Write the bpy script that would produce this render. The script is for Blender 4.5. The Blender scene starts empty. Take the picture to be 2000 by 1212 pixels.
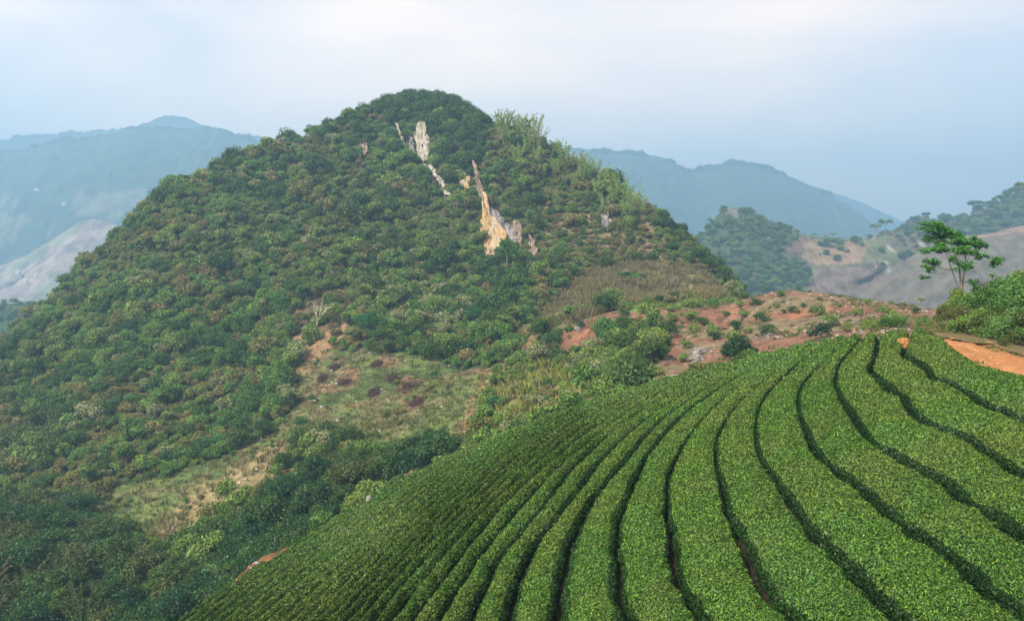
import bpy, math, random
import numpy as np
from mathutils import Vector

# ---------------------------------------------------------------- camera, light, sky, exposure
S = bpy.context.scene
COL = S.collection
F, CX, HOR = 1570.0, 1000.0, 520.0            # focal length in photo pixels, optical axis column, horizon row
cam = bpy.data.cameras.new('camera'); cam.sensor_width = 36; cam.lens = 36 * F / 2000
cam.shift_y = -(606 - HOR) / 2000; cam.clip_start = 0.5; cam.clip_end = 20000
camo = bpy.data.objects.new('camera', cam); camo.rotation_euler = (math.pi / 2, 0, 0); COL.objects.link(camo)
S.camera = camo
S.view_settings.view_transform = 'Standard'; S.view_settings.look = 'None'
S.view_settings.exposure = 1.3; S.view_settings.gamma = 1; S.view_settings.use_curve_mapping = False
S.cycles.use_denoising = True
S.cycles.volume_bounces = 1; S.cycles.max_bounces = 5; S.cycles.diffuse_bounces = 3; S.cycles.glossy_bounces = 1
S.cycles.transmission_bounces = 2; S.cycles.transparent_max_bounces = 4
S.cycles.caustics_reflective = False; S.cycles.caustics_refractive = False
SUN_EL, SUN_AZ = math.radians(42), math.radians(222)   # azimuth clockwise from +Y
sl = bpy.data.lights.new('sun', 'SUN'); sl.energy = 4.3; sl.angle = math.radians(8); sl.color = (1, 0.93, 0.8)
so = bpy.data.objects.new('sun', sl); COL.objects.link(so)
sd = Vector((math.sin(SUN_AZ) * math.cos(SUN_EL), math.cos(SUN_AZ) * math.cos(SUN_EL), math.sin(SUN_EL)))
so.rotation_euler = sd.to_track_quat('Z', 'Y').to_euler(); so.location = (0, 0, 50)
W = bpy.data.worlds.new('World'); S.world = W; W.use_nodes = True
nt = W.node_tree; N = nt.nodes; Lk = nt.links; N.clear()
out = N.new('ShaderNodeOutputWorld'); bg = N.new('ShaderNodeBackground'); bg.inputs[1].default_value = 0.1
sky = N.new('ShaderNodeTexSky'); sky.sky_type = 'NISHITA'; sky.sun_disc = False
sky.sun_elevation = SUN_EL; sky.sun_rotation = SUN_AZ; sky.dust_density = 3.0; sky.air_density = 1.0
tc = N.new('ShaderNodeTexCoord'); mp = N.new('ShaderNodeMapping'); mp.inputs['Scale'].default_value = (1, 1, 3.2)
n1 = N.new('ShaderNodeTexNoise'); n1.inputs['Scale'].default_value = 2.1; n1.inputs['Detail'].default_value = 6; n1.inputs['Roughness'].default_value = 0.5
n1.inputs['Distortion'].default_value = 0.25
rp = N.new('ShaderNodeMapRange'); rp.inputs['From Min'].default_value = 0.3; rp.inputs['From Max'].default_value = 0.66
rp.inputs['To Min'].default_value = 0.42; rp.inputs['To Max'].default_value = 1.0
sx = N.new('ShaderNodeSeparateXYZ')
gx = N.new('ShaderNodeMapRange'); gx.inputs['From Min'].default_value = 0.05; gx.inputs['From Max'].default_value = 0.6
gx.inputs['To Min'].default_value = 0.0; gx.inputs['To Max'].default_value = 0.1
sub = N.new('ShaderNodeMath'); sub.operation = 'SUBTRACT'; sub.use_clamp = True
mx = N.new('ShaderNodeMix'); mx.data_type = 'RGBA'; mx.inputs[7].default_value = (9.4, 6.9, 5.0, 1)
Lk.new(tc.outputs['Generated'], mp.inputs[0]); Lk.new(mp.outputs[0], n1.inputs['Vector']); Lk.new(n1.outputs['Fac'], rp.inputs[0])
Lk.new(tc.outputs['Generated'], sx.inputs[0]); Lk.new(sx.outputs[0], gx.inputs[0])
Lk.new(rp.outputs[0], sub.inputs[0]); Lk.new(gx.outputs[0], sub.inputs[1]); Lk.new(sub.outputs[0], mx.inputs[0])
Lk.new(sky.outputs[0], mx.inputs[6]); Lk.new(mx.outputs[2], bg.inputs[0]); Lk.new(bg.outputs[0], out.inputs[0])
HAZE_DENSITY = 0.00068; HAZE_COLOR = (0.3, 0.54, 0.82, 1)

# ---------------------------------------------------------------- maths helpers
def _hash(ix, iy, seed):
    h = (ix.astype(np.int64) * 374761393 + iy.astype(np.int64) * 668265263 + seed * 1442695041) & 0xffffffff
    h = ((h ^ (h >> 13)) * 1274126177) & 0xffffffff
    return ((h ^ (h >> 16)) & 0xffff) / 65535.0
def vnoise(x, y, seed=0):
    x = np.asarray(x, float); y = np.asarray(y, float)
    ix = np.floor(x); iy = np.floor(y); fx = x - ix; fy = y - iy
    fx = fx * fx * (3 - 2 * fx); fy = fy * fy * (3 - 2 * fy)
    a = _hash(ix, iy, seed); b = _hash(ix + 1, iy, seed); c = _hash(ix, iy + 1, seed); d = _hash(ix + 1, iy + 1, seed)
    return (a + (b - a) * fx) * (1 - fy) + (c + (d - c) * fx) * fy
def fbm(x, y, oct=4, seed=0):
    s = 0; amp = 0.5; t = 0
    for o in range(oct):
        s = s + amp * vnoise(x * 2 ** o, y * 2 ** o, seed + o * 17); t += amp; amp *= 0.5
    return s / t * 2 - 1                      # about -1..1
def P(px, py, D):
    px = np.asarray(px, float); py = np.asarray(py, float); D = np.asarray(D, float)
    return np.stack([(px - CX) / F * D, D + 0 * px, (HOR - py) / F * D], -1)
def proj(p):
    return CX + F * p[..., 0] / p[..., 1], HOR - F * p[..., 2] / p[..., 1]
class TPS:
    def __init__(s, X, y, reg=0.0):
        X = np.asarray(X, float); s.mu = X.mean(0); s.sc = X.std(0).max(); X = (X - s.mu) / s.sc; s.X = X
        n = len(X); K = s.k(X, X) + reg * np.eye(n); Pm = np.hstack([np.ones((n, 1)), X])
        A = np.block([[K, Pm], [Pm.T, np.zeros((3, 3))]])
        s.w = np.linalg.solve(A, np.concatenate([y, np.zeros(3)]))
    def k(s, A, B):
        r2 = ((A[:, None] - B[None]) ** 2).sum(-1); return 0.5 * r2 * np.log(r2 + 1e-12)
    def __call__(s, x, y):
        sh = np.shape(x); q = (np.stack([np.ravel(x), np.ravel(y)], -1) - s.mu) / s.sc
        r = np.empty(len(q))
        for i in range(0, len(q), 20000):
            c = q[i:i + 20000]; r[i:i + 20000] = s.k(c, s.X) @ s.w[:-3] + s.w[-3] + c @ s.w[-2:]
        return r.reshape(sh)
def inpoly(px, py, poly):
    px = np.asarray(px, float); py = np.asarray(py, float); r = np.zeros(px.shape, bool); n = len(poly)
    for i in range(n):
        x1, y1 = poly[i]; x2, y2 = poly[(i + 1) % n]
        if y1 == y2: continue
        c = ((y1 > py) != (y2 > py)) & (px < (x2 - x1) * (py - y1) / (y2 - y1) + x1)
        r ^= c
    return r
def nspline(kx, Y, xq):
    """natural cubic spline through rows of Y at kx, evaluated at xq"""
    kx = np.asarray(kx, float); n = len(kx); h = np.diff(kx); sh = (n,) + (1,) * (Y.ndim - 1)
    A = np.zeros((n, n)); B = np.zeros(Y.shape); A[0, 0] = A[-1, -1] = 1
    for i in range(1, n - 1):
        A[i, i - 1] = h[i - 1]; A[i, i] = 2 * (h[i - 1] + h[i]); A[i, i + 1] = h[i]
        B[i] = 6 * ((Y[i + 1] - Y[i]) / h[i] - (Y[i] - Y[i - 1]) / h[i - 1])
    M = np.linalg.solve(A, B.reshape(n, -1)).reshape(Y.shape); res = []
    for x in np.atleast_1d(xq):
        i = int(np.clip(np.searchsorted(kx, x) - 1, 0, n - 2)); a = kx[i + 1] - x; b = x - kx[i]; H = h[i]
        res.append(M[i] * a ** 3 / (6 * H) + M[i + 1] * b ** 3 / (6 * H) + (Y[i] / H - M[i] * H / 6) * a + (Y[i + 1] / H - M[i + 1] * H / 6) * b)
    return np.array(res)

# ---------------------------------------------------------------- mesh helpers
def mesh(name, V, Q, mats=(), mi=None, smooth=False, col=None):
    """V (n,3), Q (m,4) or (m,3) or a list of both"""
    me = bpy.data.meshes.new(name)
    Qs = [np.asarray(q, np.int32) for q in (Q if isinstance(Q, list) and np.ndim(Q[0]) == 2 else [Q]) if len(q)]
    V = np.asarray(V, np.float32); me.vertices.add(len(V)); me.vertices.foreach_set('co', V.ravel())
    nl = sum(q.size for q in Qs); npoly = sum(len(q) for q in Qs)
    me.loops.add(nl); me.loops.foreach_set('vertex_index', np.concatenate([q.ravel() for q in Qs]))
    st = []; o = 0
    for q in Qs:
        st.append(o + np.arange(len(q)) * q.shape[1]); o += q.size
    me.polygons.add(npoly); me.polygons.foreach_set('loop_start', np.concatenate(st).astype(np.int32))
    if mi is not None: me.polygons.foreach_set('material_index', np.asarray(mi, np.int32))
    for m in mats: me.materials.append(m)
    if smooth: me.polygons.foreach_set('use_smooth', np.ones(npoly, bool))
    me.update(calc_edges=True)
    if col is not None:
        a = me.color_attributes.new('col', 'FLOAT_COLOR', 'POINT')
        a.data.foreach_set('color', np.hstack([col, np.ones((len(col), 1))]).astype(np.float32).ravel())
    return me
def tag(o, label=None, cat=None, group=None, kind=None):
    if label: o['label'] = label
    if cat: o['category'] = cat
    if group: o['group'] = group
    if kind: o['kind'] = kind
    return o
def put(name, me, parent=None, loc=None, link=True):
    o = bpy.data.objects.new(name, me)
    if link: COL.objects.link(o)
    if parent: o.parent = parent
    if loc is not None: o.location = loc
    return o
def empty(name, loc, rz=0.0, sc=1.0):
    o = bpy.data.objects.new(name, None); COL.objects.link(o); o.location = loc; o.rotation_euler = (0, 0, rz)
    o.scale = (sc, sc, sc) if np.isscalar(sc) else sc; o.empty_display_size = 0.3
    return o
def gridq(nu, nv, off=0):
    i = np.arange(nu - 1)[:, None]; j = np.arange(nv - 1)[None]
    a = (i * nv + j).ravel() + off
    return np.stack([a, a + nv, a + nv + 1, a + 1], -1)
def tube(pts, rad, n=6):
    pts = np.asarray(pts, float); m = len(pts); V = []
    for i in range(m):
        t = pts[min(i + 1, m - 1)] - pts[max(i - 1, 0)]; t /= np.linalg.norm(t) + 1e-9
        a = np.cross(t, [0.3, 0.9, 0.1] if abs(t[2]) > 0.8 else [0, 0, 1]); a /= np.linalg.norm(a) + 1e-9; b = np.cross(t, a)
        th = np.arange(n) / n * 2 * np.pi
        V.append(pts[i] + rad[i] * (np.cos(th)[:, None] * a + np.sin(th)[:, None] * b))
    V = np.concatenate(V); Q = []
    for i in range(m - 1):
        for k in range(n): Q.append([i * n + k, i * n + (k + 1) % n, (i + 1) * n + (k + 1) % n, (i + 1) * n + k])
    return V, np.array(Q)
class Acc:
    def __init__(s): s.V = []; s.Q = []; s.n = 0; s.mi = []
    def add(s, V, Q, mi=0):
        s.V.append(np.asarray(V)); s.Q.append(np.asarray(Q) + s.n); s.n += len(V); s.mi.append(np.full(len(Q), mi))
        return s
    def build(s, name, mats, smooth=False): return mesh(name, np.concatenate(s.V), np.concatenate(s.Q), mats, np.concatenate(s.mi), smooth)
def unit(v): return v / (np.linalg.norm(v, axis=-1, keepdims=True) + 1e-9)
def leaves(p, nrm, tan, L, Wd, fold=0.12):
    """one folded diamond leaf for each row"""
    n = len(p); L = np.broadcast_to(L, n)[:, None]; Wd = np.broadcast_to(Wd, n)[:, None]
    tan = unit(tan - (tan * nrm).sum(-1, keepdims=True) * nrm); b = np.cross(nrm, tan)
    V = np.stack([p - tan * L / 2, p - b * Wd / 2 + nrm * L * fold, p + tan * L / 2, p + b * Wd / 2 + nrm * L * fold], 1).reshape(-1, 3)
    return V, np.arange(4 * n).reshape(n, 4)
def sph(rng, n, zmin=-1.0):
    z = rng.uniform(zmin, 1, n); a = rng.uniform(0, 2 * np.pi, n); r = np.sqrt(1 - z * z)
    return np.stack([r * np.cos(a), r * np.sin(a), z], -1)

# ---------------------------------------------------------------- materials
def mat(name):
    m = bpy.data.materials.new(name); m.use_nodes = True; m.node_tree.nodes.clear(); return m, m.node_tree.nodes, m.node_tree.links
def mixc(N, L, fac, a, b, mode='MIX'):
    x = N.new('ShaderNodeMix'); x.data_type = 'RGBA'; x.blend_type = mode
    for v, k in ((fac, 0), (a, 6), (b, 7)):
        if isinstance(v, (int, float)): x.inputs[k].default_value = v
        elif isinstance(v, tuple): x.inputs[k].default_value = (*v, 1)[:4]
        else: L.new(v, x.inputs[k])
    return x.outputs[2]
def rng_(N, L, v, a, b, c, d):
    x = N.new('ShaderNodeMapRange'); L.new(v, x.inputs[0])
    for k, q in zip((1, 2, 3, 4), (a, b, c, d)): x.inputs[k].default_value = q
    return x.outputs[0]
def noise(N, L, vec, scale, detail=3, rough=0.55):
    x = N.new('ShaderNodeTexNoise'); x.inputs['Scale'].default_value = scale; x.inputs['Detail'].default_value = detail
    x.inputs['Roughness'].default_value = rough; L.new(vec, x.inputs['Vector']); return x.outputs['Fac']
def leafmat(name, cols, isl=(0.45, 1.6), transl=0.36, gloss=0.012, patch=0.03, patchcol=None, pamt=0.32, tip=None):
    m, N, L = mat(name); g = N.new('ShaderNodeNewGeometry'); oi = N.new('ShaderNodeObjectInfo')
    ramp = N.new('ShaderNodeValToRGB'); el = ramp.color_ramp.elements
    while len(el) < len(cols): el.new(0.5)
    for i, c in enumerate(cols): el[i].position = i / max(1, len(cols) - 1); el[i].color = (*c, 1)
    L.new(oi.outputs['Random'], ramp.inputs[0]); c = ramp.outputs[0]
    if patchcol:
        n = noise(N, L, g.outputs['Position'], patch, 3, 0.6)
        c = mixc(N, L, rng_(N, L, n, 0.42, 0.66, 0, pamt), c, patchcol)
    k = rng_(N, L, g.outputs['Random Per Island'], 0, 1, *isl)
    mm = N.new('ShaderNodeVectorMath'); mm.operation = 'SCALE'; L.new(c, mm.inputs[0]); L.new(k, mm.inputs['Scale']); c = mm.outputs[0]
    if tip:
        w = N.new('ShaderNodeMath'); w.operation = 'FRACT'; w2 = N.new('ShaderNodeMath'); w2.operation = 'MULTIPLY'; w2.inputs[1].default_value = 7.31
        L.new(g.outputs['Random Per Island'], w2.inputs[0]); L.new(w2.outputs[0], w.inputs[0])
        c = mixc(N, L, rng_(N, L, w.outputs[0], 1 - tip[1], 1, 0, 1), c, tip[0])
    d = N.new('ShaderNodeBsdfDiffuse'); t = N.new('ShaderNodeBsdfTranslucent'); gl = N.new('ShaderNodeBsdfGlossy')
    gl.inputs['Roughness'].default_value = 0.45; gl.inputs['Color'].default_value = (0.8, 0.85, 0.8, 1)
    L.new(c, d.inputs[0]); L.new(c, t.inputs[0]); o = N.new('ShaderNodeOutputMaterial')
    a = N.new('ShaderNodeMixShader'); a.inputs[0].default_value = transl; L.new(d.outputs[0], a.inputs[1]); L.new(t.outputs[0], a.inputs[2])
    b = N.new('ShaderNodeMixShader'); b.inputs[0].default_value = gloss; L.new(a.outputs[0], b.inputs[1]); L.new(gl.outputs[0], b.inputs[2])
    L.new(b.outputs[0], o.inputs[0]); return m
def solid(name, cols, scale=2.0, bump=0.0, rough=0.9, attr=None, detail=6, contrast=(0.35, 0.65), stretch=None, bdist=1.0, spots=None):
    """noise-mottled opaque surface; attr multiplies a vertex colour in"""
    m, N, L = mat(name); g = N.new('ShaderNodeNewGeometry'); vec = g.outputs['Position']
    if stretch:
        mpn = N.new('ShaderNodeMapping'); mpn.inputs['Scale'].default_value = stretch; L.new(vec, mpn.inputs[0]); vec = mpn.outputs[0]
    n = noise(N, L, vec, scale, detail, 0.65); c = mixc(N, L, rng_(N, L, n, *contrast, 0, 1), cols[0], cols[1])
    if len(cols) > 2:
        n2 = noise(N, L, vec, scale * 0.23, 4, 0.6); c = mixc(N, L, rng_(N, L, n2, 0.45, 0.62, 0, 1), c, cols[2])
    if attr:
        a = N.new('ShaderNodeAttribute'); a.attribute_name = attr; c = mixc(N, L, 1.0, a.outputs['Color'], c, 'MULTIPLY')
    if spots:
        n3 = noise(N, L, vec, spots[1], 2, 0.5); c = mixc(N, L, rng_(N, L, n3, spots[2], spots[2] + 0.03, 0, 1), c, spots[0])
    p = N.new('ShaderNodeBsdfPrincipled'); p.inputs['Roughness'].default_value = rough
    p.inputs['Specular IOR Level'].default_value = 0.2; L.new(c, p.inputs['Base Color'])
    if bump:
        b = N.new('ShaderNodeBump'); b.inputs['Strength'].default_value = bump; b.inputs['Distance'].default_value = bdist
        L.new(n, b.inputs['Height']); L.new(b.outputs[0], p.inputs['Normal'])
    o = N.new('ShaderNodeOutputMaterial'); L.new(p.outputs[0], o.inputs[0]); return m
OLIVE = (0.19, 0.175, 0.055)
M_dark = leafmat('leaf_dark', [(0.042, 0.09, 0.018), (0.06, 0.118, 0.024), (0.045, 0.1, 0.028)], patchcol=(0.1, 0.125, 0.03))
M_green = leafmat('leaf_green', [(0.06, 0.145, 0.026), (0.11, 0.21, 0.038), (0.17, 0.25, 0.05), (0.07, 0.19, 0.045)], patchcol=OLIVE)
M_olive = leafmat('leaf_olive', [(0.14, 0.155, 0.04), (0.19, 0.19, 0.055), (0.23, 0.2, 0.08)], patchcol=(0.05, 0.08, 0.02))
M_brown = leafmat('leaf_brown', [(0.17, 0.135, 0.075), (0.2, 0.16, 0.09), (0.13, 0.12, 0.06)])
M_pale = leafmat('leaf_pale', [(0.19, 0.22, 0.09), (0.23, 0.25, 0.12), (0.15, 0.2, 0.07)], transl=0.3)
M_bamboo = leafmat('leaf_bamboo', [(0.16, 0.27, 0.05), (0.2, 0.3, 0.07), (0.24, 0.28, 0.1)], transl=0.35)
M_vivid = leafmat('leaf_vivid', [(0.03, 0.13, 0.035), (0.04, 0.14, 0.04), (0.06, 0.15, 0.035)], transl=0.35)
M_yel = leafmat('leaf_yellow', [(0.2, 0.21, 0.04), (0.15, 0.18, 0.04), (0.24, 0.22, 0.06)], transl=0.3)
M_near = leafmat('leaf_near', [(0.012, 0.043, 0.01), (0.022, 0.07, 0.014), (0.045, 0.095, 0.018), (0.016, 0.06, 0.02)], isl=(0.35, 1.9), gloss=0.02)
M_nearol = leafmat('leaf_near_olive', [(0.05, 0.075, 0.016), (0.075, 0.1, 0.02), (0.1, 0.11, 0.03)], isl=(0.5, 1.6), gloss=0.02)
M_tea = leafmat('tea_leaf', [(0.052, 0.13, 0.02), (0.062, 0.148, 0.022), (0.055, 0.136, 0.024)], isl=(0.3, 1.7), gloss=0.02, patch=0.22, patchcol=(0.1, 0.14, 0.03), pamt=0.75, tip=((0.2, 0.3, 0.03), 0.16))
M_teaside = leafmat('tea_old_shaded_leaf', [(0.018, 0.055, 0.012), (0.028, 0.075, 0.016)], isl=(0.4, 1.5), gloss=0.02)  # older side leaves, with the shade of the hedge sides darkened into their colour
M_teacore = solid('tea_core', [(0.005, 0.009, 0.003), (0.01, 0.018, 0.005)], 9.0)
M_grass = leafmat('grass_blade', [(0.06, 0.105, 0.027), (0.095, 0.125, 0.035), (0.13, 0.13, 0.05)], isl=(0.6, 1.4), patch=0.06, patchcol=(0.16, 0.14, 0.06), pamt=0.8)
M_dry = leafmat('dry_grass_blade', [(0.15, 0.135, 0.065), (0.2, 0.17, 0.085), (0.12, 0.12, 0.05)], isl=(0.6, 1.4))
M_bark = solid('bark', [(0.09, 0.075, 0.055), (0.2, 0.17, 0.13)], 3.0)
M_palebark = solid('pale_bark', [(0.42, 0.36, 0.27), (0.55, 0.49, 0.38)], 2.0)
M_culm = solid('bamboo_culm', [(0.25, 0.24, 0.1), (0.35, 0.3, 0.16)], 1.0)
M_rock = solid('pale_limestone', [(0.16, 0.15, 0.13), (0.44, 0.42, 0.38)], 1.2, bump=0.4, bdist=0.2)
M_grey = solid('grey_limestone', [(0.07, 0.07, 0.068), (0.23, 0.215, 0.2)], 1.2, bump=0.5, bdist=0.2)
M_cliff = solid('cliff_white', [(0.07, 0.065, 0.06), (0.36, 0.33, 0.28), (0.25, 0.23, 0.18)], 0.6, bump=0.8, bdist=1.0, stretch=(2.2, 1, 0.7), contrast=(0.36, 0.5))
M_cliffo = solid('cliff_orange', [(0.08, 0.065, 0.05), (0.36, 0.24, 0.11), (0.38, 0.32, 0.23)], 0.6, bump=0.8, bdist=1.0, stretch=(2.2, 1, 0.7), contrast=(0.34, 0.5))
M_cliffg = solid('cliff_grey', [(0.06, 0.06, 0.07), (0.3, 0.28, 0.26)], 0.45, bump=0.8, bdist=1.0, stretch=(2.5, 1, 0.5))
M_cliffp = solid('cliff_pink', [(0.08, 0.07, 0.06), (0.33, 0.24, 0.18)], 0.6, bump=0.8, bdist=1.0, stretch=(2.5, 1, 0.5))
M_orange = solid('orange_earth', [(0.2, 0.085, 0.03), (0.33, 0.165, 0.065), (0.25, 0.11, 0.04)], 2.2, bump=0.9, bdist=0.15, spots=((0.5, 0.42, 0.32), 5.5, 0.74))
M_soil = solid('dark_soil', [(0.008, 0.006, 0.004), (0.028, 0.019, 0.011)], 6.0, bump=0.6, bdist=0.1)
M_burnt = solid('burnt_brush', [(0.028, 0.016, 0.013), (0.08, 0.042, 0.032)], 3.0)
M_wood = solid('weathered_plank', [(0.3, 0.28, 0.25), (0.5, 0.48, 0.44)], 4.0)
M_ground = solid('hill_ground', [(0.6, 0.58, 0.55), (1.5, 1.5, 1.45)], 0.55, bump=0.7, bdist=0.6, attr='col', detail=8)
M_far = solid('far_forest', [(0.55, 0.55, 0.55), (1.5, 1.5, 1.5)], 0.035, bump=0.5, bdist=14.0, attr='col', detail=6)
M_mid = solid('mid_hill_ground', [(0.6, 0.6, 0.6), (1.4, 1.4, 1.4)], 0.12, bump=0.6, bdist=3.0, attr='col', detail=8)
M_wall = solid('painted_wall', [(0.4, 0.4, 0.4), (0.5, 0.5, 0.5)], 0.5)
M_roof = solid('metal_roof', [(0.35, 0.36, 0.4), (0.45, 0.45, 0.47)], 0.5)
M_glass = solid('dark_window', [(0.05, 0.06, 0.07), (0.08, 0.09, 0.1)], 0.5)

# ---------------------------------------------------------------- main terrain (height field through surveyed points)
CT = [  # photo column, photo row, distance
 # summit and ridge
 (750,222,255),(772,206,257),(820,200,258),(868,206,256),(905,224,254),(940,246,252),(725,230,253),(690,238,252),(620,264,248),(560,297,243),(500,314,240),(420,342,236),
 (350,378,230),(280,425,222),(225,485,214),(190,532,210),(145,575,206),(70,640,200),(0,688,195),(-120,760,185),(-260,830,170),
 (1000,262,248),(1050,282,244),(1100,312,238),(1150,340,232),(1200,378,226),(1250,408,219),(1300,434,213),(1340,470,206),(1372,510,198),(1395,555,186),
 # slope face
 (830,270,245),(850,345,232),(900,370,226),(950,420,214),(960,500,199),(830,420,218),(830,520,199),(700,330,236),(600,380,226),(700,450,212),(600,500,200),
 (500,420,217),(400,450,208),(500,560,188),(400,600,180),(300,520,198),(300,650,172),(200,620,180),(200,740,158),(300,800,148),(100,740,166),(100,860,145),
 (0,800,160),(0,930,135),(200,900,134),(400,740,160),(400,860,138),(500,700,166),(500,800,147),(1050,400,222),(1050,480,204),(1150,450,210),(1250,500,197),
 (1320,540,186),(1150,540,186),(1250,570,172),(1050,580,178),(950,600,174),(850,620,172),(720,600,178),(600,640,170),(-120,950,140),
 (1360,585,160),(1200,600,155),(1420,580,150),
 # clearing
 (600,720,154),(700,700,156),(800,700,152),(900,720,146),(600,800,138),(720,800,134),(850,800,126),(560,880,122),(680,880,116),(470,960,112),(400,1040,102),(250,1030,112),(300,940,124),
 (1000,680,140),(1000,760,118),(950,820,108),(1080,680,132),
 # red slope
 (1458,588,132),(1500,572,128),(1560,572,124),(1650,588,118),(1740,604,110),(1820,620,100),(1900,625,92),(2000,625,88),
 (1100,640,136),(1200,640,126),(1300,620,126),(1400,630,120),(1300,690,104),(1400,680,102),(1500,640,106),(1600,640,100),(1700,640,94),
 (1200,700,108),(1150,760,98),(1250,735,96),(1350,725,92),(1500,690,86),(1650,668,82),(1800,650,74),(1080,760,102),
 # valley bottom
 (900,880,94),(800,930,92),(700,970,92),(600,1010,92),(500,1060,88),(400,1110,86),(300,1150,86),(150,1150,88),(0,1100,95),(-150,1080,105),(100,1060,98),
]
cp = [P(*c) for c in CT]; Zp = [(p[0], p[1], p[2]) for p in cp]
Zp += [(-55, 70, -37), (-35, 70, -35), (-30, 62, -34), (-15, 72, -27), (0, 72, -22), (15, 68, -16), (28, 66, -9), (45, 72, -6), (60, 60, -5), (60, 90, -6), (-80, 75, -42), (-110, 90, -40),
       (75, 120, -9), (-15, 58, -32), (5, 58, -25), (20, 55, -17)]
# back side of the ridge
for px, py, D, dd, dz in [(0,688,195,60,-30),(145,575,206,60,-35),(280,425,222,55,-40),(420,342,236,50,-38),(560,302,243,50,-36),(690,243,252,45,-36),(800,198,258,42,-34),(930,240,252,42,-34),
                          (1050,282,244,45,-36),(1150,340,232,45,-36),(1250,408,219,45,-34),(1340,470,206,45,-34),(1395,555,186,50,-32),(1458,588,132,40,-14),(1560,572,124,40,-16),(1650,588,118,40,-17),
                          (1740,604,110,40,-18),(1850,622,100,50,-18),(2000,625,92,60,-20)]:
    p = P(px, py, D); q = p * (1 + dd / D); Zp.append((q[0], q[1], p[2] + dz))
    q = p * (1 + 2.2 * dd / D); Zp.append((q[0], q[1], p[2] + dz * 2.2))
Zp = np.array(Zp); T = TPS(Zp[:, :2], Zp[:, 2], 1e-4)
def terr_noise(x, y):
    return 1.7 * fbm(x / 15, y / 15, 4, 3) + 0.35 * fbm(x / 3.5, y / 3.5, 3, 9)
GX = np.arange(-250, 171, 1.25); GY = np.arange(50, 365, 1.25)
gxx, gyy = np.meshgrid(GX, GY, indexing='ij'); GZ = T(gxx, gyy)
far = np.clip((gyy - 60) / 60, 0.25, 1); GZ = GZ + terr_noise(gxx, gyy) * far
GZ = np.maximum(GZ, -95)
def tz(x, y):
    fx = np.clip((np.asarray(x) - GX[0]) / 1.25, 0, len(GX) - 1.001); fy = np.clip((np.asarray(y) - GY[0]) / 1.25, 0, len(GY) - 1.001)
    i = fx.astype(int); j = fy.astype(int); a = fx - i; b = fy - j
    return (GZ[i, j] * (1 - a) + GZ[i + 1, j] * a) * (1 - b) + (GZ[i, j + 1] * (1 - a) + GZ[i + 1, j + 1] * a) * b
def hit(px, py, d0=68.0):
    """where the line of sight through a photo pixel meets the hill: real 3-D point"""
    px = np.atleast_1d(np.asarray(px, float)); py = np.atleast_1d(np.asarray(py, float)); res = np.full(px.shape, np.nan)
    prev = None
    for d in np.arange(d0, 340, 0.75):
        x = (px - CX) / F * d; z = (HOR - py) / F * d; g = z - tz(x, np.full_like(x, d))
        if prev is not None:
            h = np.isnan(res) & (g <= 0) & (prev > 0); res[h] = d - 0.75 * (-g[h]) / (prev[h] - g[h] + 1e-9)
        prev = g
    return res
def visible(x, y, z, top=7.0):
    v = np.ones(len(x), bool)
    for t in np.linspace(0.3, 0.97, 60):
        yy = y * t; ok = yy > 68
        v &= ~(ok & (tz(x * t, yy) > (z + top) * t + 0.5))
    return v

# regions traced on the hillside
R_field = [(560,740),(600,700),(650,680),(760,690),(850,700),(900,720),(970,725),(1000,690),(1010,640),(1045,625),(1060,680),(1000,730),(955,760),(940,800),(930,850),(915,885),(850,900),(760,900),(700,870),(640,860),(570,880),(530,940),(450,990),(400,1050),(390,1075),(290,1065),(230,1040),(190,1000),(215,950),(330,920),(430,890),(520,850),(580,790),(575,760)]
R_tan = [(520,870),(600,850),(620,880),(570,915),(530,950),(460,990),(420,1035),(400,1070),(290,1062),(310,1020),(390,960),(450,910)]
R_red = [(1085,650),(1120,640),(1180,608),(1300,598),(1400,600),(1440,585),(1500,562),(1600,572),(1700,588),(1850,596),(1850,665),(1500,710),(1300,765),(1235,760),(1260,720),(1290,690),(1300,665),(1240,648),(1180,655),(1140,700),(1105,715),(1085,690)]
R_dry = [(1040,620),(1080,590),(1130,545),(1200,515),(1300,510),(1360,525),(1400,550),(1430,580),(1300,590),(1200,598),(1120,638),(1050,650)]
R_band = [(1170,600),(1250,580),(1340,575),(1440,575),(1430,592),(1330,604),(1230,606)]
R_yel = [(940,860),(960,780),(1010,730),(1080,710),(1130,740),(1190,745),(1180,790),(1050,830)]
R_dirt = [(555,745),(590,690),(640,655),(665,610),(690,600),(680,650),(650,670),(640,690),(600,730),(585,750)]
R_dirt2 = [(895,885),(912,800),(930,740),(960,700),(1000,650),(1045,635),(1050,690),(1000,715),(975,760),(960,800),(945,870)]
R_dirt3 = [(560,660),(600,640),(660,640),(640,680),(580,690)]
R_burn = [[(752,735),(775,730),(795,735),(780,748),(755,748)],[(765,760),(790,742),(818,740),(822,752),(800,770),(775,775)],[(722,770),(738,755),(745,758),(730,778)],[(790,790),(812,772),(832,768),(825,790),(805,808),(792,802)],[(640,712),(655,708),(668,716),(660,728)],[(660,745),(680,738),(690,748),(670,756)],[(725,708),(742,705),(745,716),(730,718)],[(622,735),(632,730),(630,748)]]
R_val_ = [(-80,985),(150,985),(230,1075),(300,1115),(400,1125),(450,1065),(520,995),(570,945),(640,925),(700,940),(760,930),(820,895),(890,890),(900,905),(740,990),(560,1100),(340,1240),(-80,1300)]
R_rockslope = [(780,240),(850,240),(890,320),(960,330),(1040,420),(1060,520),(1030,530),(940,505),(905,420),(840,340)]
R_openr = [(1060,400),(1200,380),(1340,450),(1400,560),(1250,520),(1060,560)]
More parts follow.
